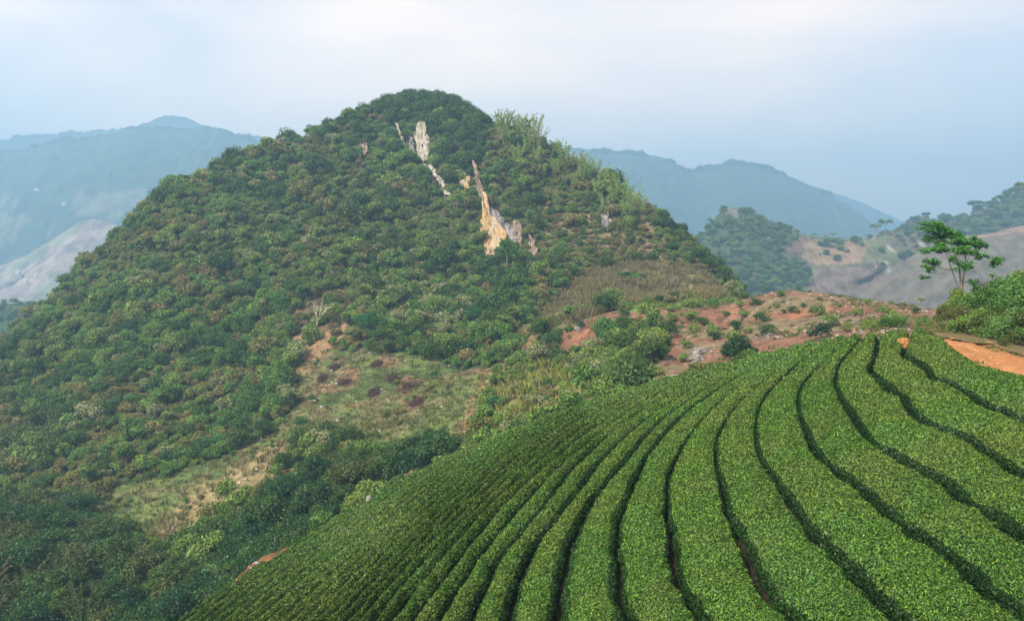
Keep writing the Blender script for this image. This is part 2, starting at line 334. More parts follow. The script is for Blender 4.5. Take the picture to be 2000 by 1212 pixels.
R_gulch = [(1150,640),(1300,665),(1300,700),(1270,740),(1180,790),(1130,740),(1130,690)]
CLIFFS = [
 ([(822,240),(830,250),(836,275),(839,292),(836,303),(828,311),(820,303),(816,290),(812,270),(816,254)], M_cliff, 'tall white limestone cliff patch just under the summit trees'),
 ([(800,262),(806,272),(810,298),(806,303),(800,288)], M_cliffg, 'narrow dark grey rock rib left of the white summit cliff'),
 ([(772,242),(777,245),(786,264),(790,278),(783,268)], M_cliff, 'thin pale rock sliver highest left on the summit slope'),
 ([(840,316),(847,326),(856,343),(864,352),(874,365),(880,378),(868,377),(862,362),(852,346),(842,333)], M_cliff, 'slanting pale rock band below the white summit cliff'),
 ([(897,341),(908,342),(916,350),(914,364),(906,373),(898,376)], M_cliffo, 'small cream and orange cliff patch in the middle of the rock line'),
 ([(924,322),(931,328),(937,350),(942,365),(947,385),(940,386),(934,372),(929,350)], M_cliffp, 'crooked pinkish rock streak right of the small cream cliff'),
 ([(946,388),(952,392),(952,415),(962,425),(976,438),(984,455),(990,470),(984,478),(968,480),(975,495),(966,500),(953,492),(946,478),(944,450),(947,420)], M_cliffo, 'large orange streaked limestone cliff at the foot of the rock line'),
 ([(957,404),(970,412),(985,432),(998,440),(1003,465),(996,474),(988,458),(976,436),(962,424)], M_cliffg, 'dark grey vertical rock between the orange and the pink cliffs'),
 ([(1003,434),(1014,436),(1020,448),(1017,474),(1010,470),(1001,458)], M_cliffp, 'pinkish white cliff patch beside the large orange cliff'),
 ([(907,385),(911,392),(913,410),(909,432),(906,420),(909,405)], M_cliffp, 'thin hanging rock streak in the trees left of the orange cliff'),
 ([(1034,462),(1043,470),(1048,496),(1040,512),(1031,505),(1034,485)], M_cliffp, 'dull pink rock face right of the large orange cliff'),
 ([(702,284),(713,281),(719,290),(714,300),(704,305)], M_cliffp, 'small orange brown rock scar high on the left slope'),
 ([(958,487),(978,484),(982,492),(972,502),(962,502)], M_cliffp, 'low reddish rock ledge under the large orange cliff'),
 ([(1175,424),(1188,420),(1192,436),(1186,447),(1177,440)], M_cliffg, 'grey outcrop among brown scrub high on the right slope'),
]
px_, py_ = proj(np.stack([gxx, gyy, GZ], -1))
jx = 7 * fbm(gxx / 4, gyy / 4, 3, 51); jy = 7 * fbm(gxx / 4, gyy / 4, 3, 77)
qx, qy = px_ + jx, py_ + jy
col = np.zeros(gxx.shape + (3,)); col[:] = (0.035, 0.05, 0.02)
def paint(poly, c, w=1.0):
    m = inpoly(qx, qy, poly); col[m] = col[m] * (1 - w) + np.array(c) * w
paint(R_openr, (0.12, 0.095, 0.055)); paint(R_rockslope, (0.14, 0.12, 0.09))
paint([(570,560),(720,560),(700,690),(560,720)], (0.11, 0.075, 0.045))
paint(R_field, (0.078, 0.105, 0.03))
m = inpoly(qx, qy, R_field) & (fbm(gxx / 9, gyy / 9, 4, 21) > 0.0); col[m] = (0.095, 0.09, 0.04)
m = inpoly(qx, qy, R_field) & (fbm(gxx / 7, gyy / 7, 4, 31) > 0.22); col[m] = (0.05, 0.082, 0.024)
m = inpoly(qx, qy, R_field) & (fbm(gxx / 6, gyy / 6, 4, 41) > 0.3) & (px_ > 560); col[m] = (0.12, 0.08, 0.045)
paint(R_tan, (0.165, 0.135, 0.065)); paint(R_yel, (0.12, 0.12, 0.04))
paint(R_dry, (0.12, 0.105, 0.055)); paint(R_gulch, (0.06, 0.07, 0.03))
paint(R_red, (0.125, 0.064, 0.042))
m = inpoly(qx, qy, R_red) & (fbm(gxx / 8, gyy / 8, 4, 61) > 0.14); col[m] = (0.11, 0.085, 0.05)
m = inpoly(qx, qy, R_red) & (fbm(gxx / 5, gyy / 5, 4, 71) > 0.3); col[m] = (0.17, 0.08, 0.045)
paint(R_band, (0.07, 0.12, 0.03))
for r in (R_dirt, R_dirt3): paint(r, (0.19, 0.12, 0.065), 0.8)
paint(R_dirt2, (0.17, 0.1, 0.055), 0.7)
for b in R_burn: paint(b, (0.075, 0.04, 0.028), .8)
paint([(470,1110),(500,1085),(575,1055),(580,1068),(520,1105),(480,1125)], (0.25, 0.11, 0.05))
me = mesh('hillside', np.stack([gxx, gyy, GZ], -1).reshape(-1, 3), gridq(len(GX), len(GY))[:, ::-1], [M_ground], smooth=True, col=col.reshape(-1, 3))
tag(put('hillside_terrain', me), kind='structure')

# ---------------------------------------------------------------- tea field: surface distance, row gaps
TD = [(2000,1212,13.5),(1700,1212,15),(1400,1212,16.5),(1200,1212,18),(1000,1212,20.5),(800,1212,25),(600,1212,32),(350,1212,46),(2000,1000,18.5),(1700,1000,20.5),(1400,1000,22.5),(1200,1000,26),
 (1000,1000,33),(800,1000,46),(2000,815,26),(1700,850,26.5),(1500,850,30),(1300,850,38),(1150,850,47),(1900,720,32),(1750,750,31.5),(1600,750,37),(1450,750,45),(1745,650,41),(1700,652,42),(1600,667,46),
 (1500,690,51),(1400,716,55),(1300,742,58),(1200,770,61),(1100,802,63),(1000,840,65),(900,887,66),(800,935,66),(700,985,65),(600,1045,62),(500,1105,57),(420,1160,52),(1860,645,40),(2000,690,33.5),
 (2000,1400,10),(1400,1400,12),(800,1400,16.5),(350,1400,25),(2150,760,27),(2000,650,42),(1850,632,47),(2600,900,20),(2600,760,27),(2600,660,38),(2500,1212,12.8)]
TDa = np.array(TD, float); TI = TPS(TDa[:, :2], 1 / TDa[:, 2], 1e-5)
def tea_pt(px, py):
    d = 1 / np.clip(TI(px, py), 1 / 75, 1 / 8); return P(px, py, d)
G = {
 -2: [(1800,640),(1850,640),(1900,648),(1950,660),(2000,672),(2060,700),(2120,720),(2250,750),(2450,800)],
 -1: [(1800,644),(1838,655),(1862,672),(1885,688),(1920,708),(1955,716),(2000,724),(2060,745),(2120,765),(2250,815),(2450,885)],
 0: [(1783,650),(1772,670),(1768,690),(1790,703),(1815,728),(1845,742),(1880,755),(1910,778),(1950,797),(2000,817),(2060,845),(2120,875),(2250,930),(2450,1010)],
 1: [(1716,653),(1712,680),(1702,708),(1699,725),(1715,738),(1740,757),(1775,785),(1797,810),(1825,827),(1855,838),(1880,847),(1910,865),(1945,887),(1990,915),(2060,960),(2130,1000),(2280,1085),(2450,1180)],
 2: [(1682,658),(1660,685),(1642,705),(1633,730),(1634,765),(1650,792),(1672,822),(1692,850),(1720,872),(1745,888),(1780,905),(1847,942),(1885,966),(1941,999),(1996,1036),(2070,1080),(2200,1155),(2330,1230)],
 3: [(1660,660),(1642,672),(1619,696),(1590,722),(1572,745),(1559,770),(1558,792),(1574,837),(1604,896),(1655,930),(1705,974),(1740,1004),(1801,1044),(1857,1085),(1922,1135),(1973,1171),(2040,1215)],
 4: [(1628,664),(1600,682),(1574,699),(1545,722),(1515,748),(1492,775),(1478,803),(1476,835),(1476,863),(1490,905),(1523,943),(1554,984),(1604,1055),(1665,1105),(1705,1161),(1756,1201),(1790,1230)],
 5: [(1598,670),(1570,692),(1530,718),(1495,742),(1460,770),(1432,798),(1415,825),(1403,850),(1398,875),(1407,943),(1422,999),(1447,1044),(1468,1095),(1498,1150),(1543,1196),(1570,1225)],
 6: [(1568,676),(1530,700),(1480,731),(1430,764),(1390,798),(1358,835),(1333,870),(1314,905),(1303,940),(1303,1004),(1309,1055),(1326,1125),(1356,1181),(1378,1220)],
 7: [(1540,682),(1500,704),(1450,732),(1405,760),(1360,790),(1318,825),(1283,866),(1254,912),(1232,957),(1217,990),(1209,1030),(1207,1080),(1214,1160),(1228,1220)],
 8: [(1510,690),(1470,710),(1420,737),(1370,766),(1320,800),(1272,840),(1230,885),(1194,930),(1161,965),(1137,1006),(1117,1050),(1102,1110),(1090,1160),(1083,1220)],
 9: [(1480,696),(1440,714),(1385,741),(1330,772),(1275,808),(1222,850),(1172,900),(1124,961),(1080,1016),(1040,1070),(1015,1127),(998,1179),(985,1220)],
 11: [(1410,714),(1350,740),(1290,770),(1225,808),(1165,850),(1105,900),(1050,950),(1000,1005),(955,1060),(914,1117),(887,1155),(845,1220)],
 14: [(1320,738),(1250,767),(1180,802),(1110,845),(1040,898),(970,958),(900,1025),(840,1085),(790,1140),(725,1220)],
 18: [(1190,774),(1130,800),(1060,842),(990,893),(920,950),(850,1010),(780,1075),(710,1145),(635,1220)],
 24: [(1010,838),(960,862),(890,908),(820,960),(740,1020),(660,1082),(580,1145),(490,1220)],
 30: [(720,976),(660,1013),(610,1048),(550,1090),(490,1130),(430,1175),(375,1220)],
 32: [(560,1070),(520,1095),(480,1121),(430,1153),(390,1182),(345,1216)],
}
NS = 96
def resample(pts):
    pts = np.array(pts, float); d = pts[-1] - pts[-2]; d /= np.linalg.norm(d); pts = np.vstack([pts, pts[-1] + d * 45, pts[-1] + d * 90])
    t = np.concatenate([[0], np.cumsum(np.linalg.norm(np.diff(pts, axis=0), axis=1))]); q = np.linspace(0, t[-1], NS)
    c = nspline(t / 100, pts, q / 100); return c
gk = sorted(G); GL = np.array([resample(G[k]) for k in gk]); KK = np.arange(-2, 33)
LN = nspline(gk, GL, KK)                               # image lines of every gap
L3 = tea_pt(LN[..., 0], LN[..., 1])                    # on the slope, real 3-D
EXT = [0.6, 1.4, 2.6, 4.2, 7, 11, 18]
ext = []
for d in EXT[::-1]:
    p0 = L3[:, 0]; o = p0.copy(); o[:, 2] = 0; dist = np.linalg.norm(o, axis=1, keepdims=True); o /= dist
    q = p0 * (1 + d / dist); q[:, 2] = p0[:, 2] * (1 + d / dist[:, 0]) - (0.10 * d + 0.04 * d * d * np.exp(-d / 9)); ext.append(q)
tl = L3[:, -1] - L3[:, -9]; tl = tl / np.linalg.norm(tl[:, :2], axis=1, keepdims=True); tl[:, 2] = np.clip(tl[:, 2], -.25, .1); fwd = np.array([L3[:, -1] + tl * d for d in (1.2, 2.6, 4.2, 6, 8.5, 11.5)]).transpose(1, 0, 2)
L3 = np.concatenate([np.array(ext).transpose(1, 0, 2), L3, fwd], 1); NE = len(EXT)
HH = 0.55
t_ = L3.transpose(1, 0, 2); dk = np.zeros(L3.shape); dk[1:-1] = (L3[2:] - L3[:-2]) / 2; dk = unit(dk); ss_ = np.arange(L3.shape[1])
for i_ in range(1, len(KK) - 1): L3[i_] += dk[i_] * (0.17 * fbm(ss_ * .33 + i_ * 9.7, 0 * ss_, 3, 44))[:, None]
# soil under the whole field
kf = np.arange(0, len(KK) - 1 + 1e-6, 0.25); soil = np.stack([L3[int(k)] * (1 - (k % 1)) + L3[min(int(k) + 1, len(KK) - 1)] * (k % 1) for k in kf])
edge = soil[-1:] + np.array([-1.6, 0.6, -2.0]); edge2 = soil[-1:] + np.array([-6, 1.5, -9]); soil = np.concatenate([soil, edge, edge2])
rt = soil[:1] + np.array([7, 2, 0.4]); rt2 = soil[:1] + np.array([30, 6, 0.3]); soil[..., 2] -= HH
soil[..., 2] += 0.06 * fbm(soil[..., 0] * 1.5, soil[..., 1] * 1.5, 3, 5)
sp_ = soil[0:34:4, 8:-6:7].reshape(-1, 3); Z2 = TPS(sp_[:, :2], sp_[:, 2], 1e-3); PL = np.linalg.lstsq(np.c_[sp_[:, :2], np.ones(len(sp_))], sp_[:, 2], rcond=None)[0]
ax_, ay_ = np.meshgrid(np.arange(-4, 110, 1.0), np.arange(-40, 75, 1.0), indexing='ij'); az_ = np.minimum(Z2(ax_, ay_), PL[0] * ax_ + PL[1] * ay_ + PL[2]) - .45; far_ = np.clip((ay_ - 42) / 20, 0, 1); az_ = az_ * (1 - far_) + np.minimum(az_, -6.5) * far_; az_ = np.clip(az_, -14, -3.9) - .02 * np.clip(6 - ax_, 0, 20) ** 2 + .1 * fbm(ax_ / 2, ay_ / 2, 3, 3) - 14 * np.clip((ay_ - 26) / 16, 0, 1) * np.clip((30 - ax_) / 9, 0, 1)
print('near ground', az_[::30, ::30].round(1).tolist())
M_nearg = solid('near_ground', [(0.05, 0.06, 0.02), (0.11, 0.09, 0.04)], 0.8, bump=.5, bdist=.15)
tag(put('near_slope', mesh('near_slope', np.stack([ax_, ay_, az_], -1).reshape(-1, 3), gridq(*ax_.shape)[:, ::-1], [M_nearg], smooth=True)), kind='structure')
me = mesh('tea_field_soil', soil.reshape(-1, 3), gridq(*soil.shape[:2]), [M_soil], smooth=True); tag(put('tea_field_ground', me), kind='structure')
ORD = ['first', 'second', 'third', 'fourth', 'fifth', 'sixth', 'seventh', 'eighth', 'ninth', 'tenth', 'eleventh', 'twelfth', 'thirteenth', 'fourteenth', 'fifteenth', 'sixteenth', 'seventeenth']
trng = np.random.default_rng(7); nleaf_total = 0
def hedge(a, b, ka):
    """a, b: the two gap lines bounding the row"""
    global nleaf_total
    w = np.linalg.norm(b - a, axis=1); gap = (0.19 if ka < 3 else 0.17 if ka < 7 else 0.2 if ka < 14 else 0.17)
    s = np.arange(len(a)); ga = gap * (1 + 0.55 * fbm(s * 0.35 + ka * 31, s * 0 + 3, 3, 11)) + 0.12 * np.clip(fbm(s * 0.8 + ka * 13, s * 0, 2, 12) - 0.45, 0, 1) * 3
    gb = gap * (1 + 0.55 * fbm(s * 0.35 + (ka + 1) * 31, s * 0 + 3, 3, 11))
    ta = np.clip(ga / w, 0.02, 0.3); tb = 1 - np.clip(gb / w, 0.02, 0.3)
    prof = np.array([[0.03, -HH], [0, -0.38], [0.015, -0.16], [0.05, -0.06], [0.14, 0.03], [0.32, 0.13], [0.5, 0.17], [0.68, 0.13], [0.86, 0.03], [0.95, -0.06], [0.985, -0.16], [1, -0.38], [0.97, -HH]])
    if ka >= 7: prof = prof.copy(); prof[2:11, 1] += np.array([-.14, -.17, -.13, -.02, .06, -.02, -.13, -.17, -.14]) * min(1.5, (ka - 6) / 4)
    t = ta[:, None] + (tb - ta)[:, None] * prof[None, :, 0]
    V = a[:, None] * (1 - t[..., None]) + b[:, None] * t[..., None]; V[..., 2] += prof[None, :, 1]
    V[..., 2] += 0.07 * fbm(V[..., 0] * 0.9, V[..., 1] * 0.9, 3, 15) * (prof[None, :, 1] > -0.3)
    root = empty('tea_hedge', V[len(a) // 2, 6] - np.array([0, 0, HH]))
    off = np.array(root.location)
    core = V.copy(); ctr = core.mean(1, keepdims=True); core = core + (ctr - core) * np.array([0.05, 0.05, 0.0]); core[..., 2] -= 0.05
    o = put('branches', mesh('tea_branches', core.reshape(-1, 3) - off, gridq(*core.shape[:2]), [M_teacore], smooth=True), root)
    # leaves: sample the patches of the skin by area
    A = V[:-1, :-1]; B = V[1:, :-1]; C_ = V[1:, 1:]; D_ = V[:-1, 1:]; n = np.cross(B - A, D_ - A); area = np.linalg.norm(n, axis=-1)
    n = -n / (area[..., None] + 1e-9); n *= np.sign(np.where(np.abs(n[..., 2:3]) < 0.02, 1, n[..., 2:3]))
    side = np.ones(V.shape[1] - 1); n[:, :2] = np.where((n[:, :2] * (a - b)[:-1, None]).sum(-1, keepdims=True) < 0, -n[:, :2], n[:, :2]); n[:, -2:] = np.where((n[:, -2:] * (b - a)[:-1, None]).sum(-1, keepdims=True) < 0, -n[:, -2:], n[:, -2:])
    m = (A + B + C_ + D_) / 4; px, py = proj(m); d = m[..., 1]
    vis = (px > -120) & (px < 2120) & (py < 1290)
    L = np.clip(0.0023 * d + 0.031, 0.055, 0.3); dens = 2.1 / (0.42 * 0.5 * L * L) * np.where(vis, 1, 0.22); L = np.where(vis, L, L * 1.7)
    dens = dens * np.where(np.arange(V.shape[1] - 1)[None] % 11 < 1, 0.5, 1.0)
    cnt = trng.poisson(np.clip(dens * area, 0, 1e5)); idx = np.repeat(np.arange(cnt.size), cnt.ravel()); nl = len(idx); nleaf_total += nl
    if nl:
        u = trng.random((nl, 1)); v = trng.random((nl, 1)); f = lambda q: q.reshape(-1, 3)[idx]
        p = (f(A) * (1 - u) + f(B) * u) * (1 - v) + (f(D_) * (1 - u) + f(C_) * u) * v; nn = f(n); l = L.ravel()[idx] * trng.uniform(0.65, 1.3, nl)
        nn = unit(nn); p = p + nn * (trng.normal(0, 0.28 if ka < 10 else 0.18, (nl, 1)) * l[:, None])
        az = trng.uniform(0, 2 * np.pi, nl); el = trng.uniform(0.0, 1.25, nl)
        tan = np.stack([np.cos(az) * np.cos(el), np.sin(az) * np.cos(el), np.sin(el)], -1) * 0.75 + nn * 0.35
        nr = unit(np.cross(tan, sph(trng, nl))); nr = unit(nr + nn * 0.9 * np.sign((nr * nn).sum(-1, keepdims=True)))
        Vl, Ql = leaves(p - off, nr, tan, l, l * 0.42)
        jj = idx % (V.shape[1] - 1); put('foliage', mesh('tea_foliage', Vl, Ql, [M_tea, M_teaside], ((jj < 3 + (6 < ka < 14)) | (jj > V.shape[1] - 5 - (6 < ka < 14))).astype(int)), root)  # dark side leaves reach higher on the middle rows, painting in furrow shade
    return root
for i, k in enumerate(KK[:-1]):
    if k < -1: continue
    a, b = L3[i][NE - 3:], L3[i + 1][NE - 3:]
    if k == -1: a = a + 0; 
    r = hedge(a, b, k)
    q = k + 2
    lab = ('clipped tea hedge bordering the orange dirt path' if q == 1 else '%s clipped tea hedge counted down the slope from the orange dirt path' % ORD[q - 1] if q <= 17
           else 'outermost clipped tea hedge on the valley edge of the field' if q == 33 else '%s clipped tea hedge counted up from the valley edge of the field' % ORD[33 - q])
    tag(r, lab, 'tea hedge', 'clipped tea hedges curving over the slope')
print('tea leaves', nleaf_total)

# orange path, earth mound
def patch(name, rows, m, kind='structure', lift=0.0, nz=0.05, sub=6):
    rows = np.array(rows, float); ku = np.linspace(0, rows.shape[0] - 1, (rows.shape[0] - 1) * sub + 1); kv = np.linspace(0, rows.shape[1] - 1, (rows.shape[1] - 1) * sub + 1)
    R = nspline(np.arange(rows.shape[0]), rows, ku); R = nspline(np.arange(rows.shape[1]), R.transpose(1, 0, 2), kv).transpose(1, 0, 2)
    R[..., 2] += lift + nz * fbm(R[..., 0] * 1.3, R[..., 1] * 1.3, 4, 8)
    return tag(put(name, mesh(name, R.reshape(-1, 3), gridq(*R.shape[:2]), [m], smooth=True)), kind=kind)
def tg(px, py): p = tea_pt(np.array(float(px)), np.array(float(py))); return p - np.array([0, 0, HH])
rows = []
for up, dn in zip([(1828,648),(1850,651),(1880,655),(1925,660),(1950,668),(2000,682),(2060,695),(2120,705),(2280,745),(2450,790)], [(1836,662),(1858,680),(1882,700),(1918,722),(1955,735),(2000,745),(2060,762),(2120,780),(2270,830),(2450,895)]):
    rows.append([tg(up[0] + (dn[0] - up[0]) * t, up[1] + (dn[1] - up[1]) * t) for t in (0, .33, .66, 1)])
patch('dirt_path', rows, M_orange, lift=0.35, nz=0.22)
M_verge = solid('verge_ground', [(0.06, 0.055, 0.02), (0.12, 0.085, 0.035)], 1.5, bump=.5, bdist=.1)
rows = []
for a_, b_ in zip([(1805,628,52),(1850,628,58),(1900,628,60),(1950,632,60),(2000,636,60),(2080,640,60),(2250,645,60),(2500,650,60)], [(1826,650),(1850,654),(1880,658),(1925,664),(1950,672),(2000,686),(2120,706),(2450,790)]):
    e_ = tg(*b_) + np.array([0, 0, .42]); f_ = P(*a_) + np.array([0, 0, -.3]); rows.append([f_ + (e_ - f_) * t for t in (0, .33, .66, 1)])
patch('grass_verge', rows, M_verge, lift=0.0, nz=0.12)
VERGE = rows
def rock_mesh(name, rng, r, m, sub=2, rough=0.28, flat=0.7):
    import bmesh
    bm = bmesh.new(); bmesh.ops.create_icosphere(bm, subdivisions=sub, radius=1)
    sc = np.array([r * rng.uniform(0.8, 1.3), r * rng.uniform(0.8, 1.2), r * flat * rng.uniform(0.8, 1.2)]); o1 = rng.uniform(0, 50)
    for v in bm.verts:
        c = np.array(v.co); k = 1 + rough * float(fbm(c[0] * 1.6 + o1, c[1] * 1.6 + c[2] * 2.3, 3, 4)); k2 = round(k * 6) / 6 * 0.5 + k * 0.5
        v.co = c * k2 * sc
    me = bpy.data.meshes.new(name); bm.to_mesh(me); bm.free(); me.materials.append(m); return me
rr = np.random.default_rng(3)
o = put('earth_mound', rock_mesh('earth_mound', rr, 0.5, M_orange, 4, 0.25, 0.75), loc=tg(1765, 668) + np.array([0, 0, 0.42])); o.scale = (0.8, 0.8, 0.8)
tag(o, 'rounded orange earth mound at the upper end of the tea rows', 'mound')

# ---------------------------------------------------------------- plant prototypes
def leafcloud(rng, cen, rad, nper, Lf, Wf, up=0.3, zmin=-0.5, squash=0.8, rnd=0.8):
    P_, N_ = [], []
    for c, r in zip(cen, rad):
        d = sph(rng, nper, zmin); s = rng.uniform(0.4, 1.15, (nper, 1)); P_.append(c + d * s * r * np.array([1, 1, squash])); N_.append(d)
    p = np.concatenate(P_); d = np.concatenate(N_); n = unit(d * 0.7 + sph(rng, len(p)) * rnd + np.array([0, 0, up]))
    l = rng.uniform(0.65, 1.35, len(p))
    return leaves(p, n, sph(rng, len(p)) + np.array([0, 0, -0.2]), l * Lf, l * Wf)
def blobs(rng, R, H, z0, n, rb):
    d = sph(rng, n, -0.35); cen = d * np.array([R, R, H]) * rng.uniform(0.45, 0.8, (n, 1)) + np.array([0, 0, z0]); return cen, rng.uniform(0.5, 1.4, n) * rb
def trunk_acc(rng, h, r, cen, nb=5, mi=0, lean=0.06):
    A = Acc(); pts = np.array([[0, 0, -1.0], [lean * h * 0.3, 0, h * 0.35], [lean * h, lean * h * 0.4, h]]); V, Q = tube(pts, [r * 1.2, r * 0.85, r * 0.5], 6); A.add(V, Q, mi)
    for c in cen[:nb]:
        b = pts[1] + (pts[2] - pts[1]) * rng.uniform(0.1, 0.95); mid = b * 0.45 + c * 0.55 + np.array([0, 0, 0.05 * h]); V, Q = tube([b, mid, c], [r * 0.45, r * 0.28, r * 0.1], 5); A.add(V, Q, mi)
    return A
def forest_proto(seed, kind):
    rng = np.random.default_rng(seed)
    if kind == 'round': R, H, z0, n, rb, m, npf = 2.2, 1.7, 2.3, 11, 1.05, M_green, 190
    elif kind == 'dark': R, H, z0, n, rb, m, npf = 2.5, 1.9, 2.6, 12, 1.15, M_dark, 200
    elif kind == 'tall': R, H, z0, n, rb, m, npf = 1.6, 1.5, 4.2, 9, 0.8, M_green, 160
    elif kind == 'olive': R, H, z0, n, rb, m, npf = 2.1, 1.5, 1.9, 11, 0.9, M_olive, 180
    elif kind == 'shrub': R, H, z0, n, rb, m, npf = 1.8, 1.0, 0.9, 10, 0.8, M_green, 170
    elif kind == 'scrub': R, H, z0, n, rb, m, npf = 1.6, 1.0, 0.8, 9, 0.7, M_brown, 120
    elif kind == 'pale': R, H, z0, n, rb, m, npf = 1.9, 1.5, 2.8, 10, 0.85, M_pale, 180
    cen, rad = blobs(rng, R, H, z0, n, rb); V, Q = leafcloud(rng, cen, rad, npf, 0.46, 0.19, zmin=-0.9, rnd=1.1)
    A = trunk_acc(rng, z0, 0.09, cen, 3); A.add(V, Q, 1)
    return A.build('hill_' + kind, [M_palebark if kind == 'pale' else M_bark, m])
KINDS = ['round', 'dark', 'tall', 'olive', 'shrub', 'scrub', 'pale']
PROT = {k: [forest_proto(100 + 10 * i + j, k) for j in range(3)] for i, k in enumerate(KINDS)}
FLAT = [(k, j) for k in KINDS for j in range(3)]
def bamboo_proto(seed, n=16, h=7.5):
    rng = np.random.default_rng(seed); A = Acc(); PP, NN, TT = [], [], []
    for i in range(n):
        az = rng.uniform(0, 2 * np.pi); b = np.array([np.cos(az), np.sin(az), 0]) * rng.uniform(0.1, 1.1); hh = h * rng.uniform(0.65, 1.15); ln = rng.uniform(0.1, 0.42) * hh
        ts = np.linspace(0, 1, 7); pts = b + np.outer(ts, [0, 0, hh]) * 1.0 + np.outer(ts ** 2.6, [np.cos(az) * ln, np.sin(az) * ln, -0.12 * hh])
        V, Q = tube(pts, 0.05 * (1 - ts * 0.8), 4); A.add(V, Q, 0)
        m = 75; t = rng.uniform(0.28, 1, m) ** 0.85; c = np.stack([np.interp(t, ts, pts[:, k]) for k in range(3)], -1)
        side = sph(rng, m) * np.array([1, 1, 0.4]); wd = (0.65 * (1.15 - t))[:, None] * rng.uniform(0.2, 1.2, (m, 1)) + 0.08
        PP.append(c + side * wd); NN.append(sph(rng, m)); TT.append(side * np.array([1, 1, 0]) + np.array([0, 0, -0.3]) + 0.3 * sph(rng, m))
    V, Q = leaves(np.concatenate(PP), np.concatenate(NN), np.concatenate(TT), 0.62, 0.13); A.add(V, Q, 1)
    return A.build('bamboo', [M_culm, M_bamboo])
def tuft_proto(seed, n, h, m, spread=0.5, w=0.05, name='grass'):
    rng = np.random.default_rng(seed); az = rng.uniform(0, 2 * np.pi, n); b = np.stack([np.cos(az), np.sin(az), 0 * az], -1) * (rng.uniform(0, 1, (n, 1)) ** 0.5) * spread
    hh = h * rng.uniform(0.5, 1.2, (n, 1)); out_ = np.stack([np.cos(az), np.sin(az), 0 * az], -1) * hh * rng.uniform(0.1, 0.6, (n, 1)) + sph(rng, n) * 0.05
    sd = unit(np.cross(out_ + [0, 0, 1], sph(rng, n))) * w * rng.uniform(0.7, 1.4, (n, 1)); up = np.array([0, 0, 1])
    V = np.stack([b - sd, b + sd, b + out_ * 0.45 + up * hh * 0.65 + sd * 0.8, b + out_ * 0.45 + up * hh * 0.65 - sd * 0.8, b + out_ + up * hh], 1).reshape(-1, 3); k = np.arange(n)[:, None] * 5
    Q4 = k + np.array([[0, 1, 2, 3]]); Q3 = k + np.array([[3, 2, 4]])
    return mesh(name, V, [Q4, Q3], [m])

def scatter(name, pts, idx, rz, sc, meshes, label, cat=None, tilt=0.0):
    """countless plants as one object: points carrying instances through geometry nodes"""
    pc = bpy.data.collections.new(name + '_kinds')
    for i, mm in enumerate(meshes):
        o = bpy.data.objects.new('%s_%02d' % (mm.name, i), mm); pc.objects.link(o)
    order = sorted(range(len(meshes)), key=lambda i: '%s_%02d' % (meshes[i].name, i)); inv = np.argsort(order)
    me = bpy.data.meshes.new(name); me.vertices.add(len(pts)); me.vertices.foreach_set('co', np.asarray(pts, np.float32).ravel())
    for nm, ty, da in (('idx', 'INT', inv[idx].astype(np.int32)), ('rz', 'FLOAT', np.asarray(rz, np.float32)), ('sc', 'FLOAT', np.asarray(sc, np.float32))):
        a = me.attributes.new(nm, ty, 'POINT'); a.data.foreach_set('value', da)
    o = put(name, me); tag(o, label, cat, kind='stuff')
    g = bpy.data.node_groups.new(name, 'GeometryNodeTree'); g.interface.new_socket('Geometry', in_out='INPUT', socket_type='NodeSocketGeometry'); g.interface.new_socket('Geometry', in_out='OUTPUT', socket_type='NodeSocketGeometry')
    n = g.nodes; l = g.links; gi = n.new('NodeGroupInput'); go = n.new('NodeGroupOutput'); iop = n.new('GeometryNodeInstanceOnPoints'); ci = n.new('GeometryNodeCollectionInfo')
    ci.inputs[0].default_value = pc; ci.inputs[1].default_value = True; ci.inputs[2].default_value = True
    def at(nm, ty):
        x = n.new('GeometryNodeInputNamedAttribute'); x.data_type = ty; x.inputs[0].default_value = nm; return x.outputs[0]
    l.new(gi.outputs[0], iop.inputs['Points']); l.new(ci.outputs[0], iop.inputs['Instance']); iop.inputs['Pick Instance'].default_value = True
    l.new(at('idx', 'INT'), iop.inputs['Instance Index']); cx = n.new('ShaderNodeCombineXYZ'); l.new(at('rz', 'FLOAT'), cx.inputs[2]); cx.inputs[0].default_value = tilt; l.new(cx.outputs[0], iop.inputs['Rotation'])
    cs = n.new('ShaderNodeCombineXYZ'); s_ = at('sc', 'FLOAT')
    for k in range(3): l.new(s_, cs.inputs[k])
    l.new(cs.outputs[0], iop.inputs['Scale']); l.new(iop.outputs[0], go.inputs[0])
    md = o.modifiers.new('scatter', 'NODES'); md.node_group = g; return o

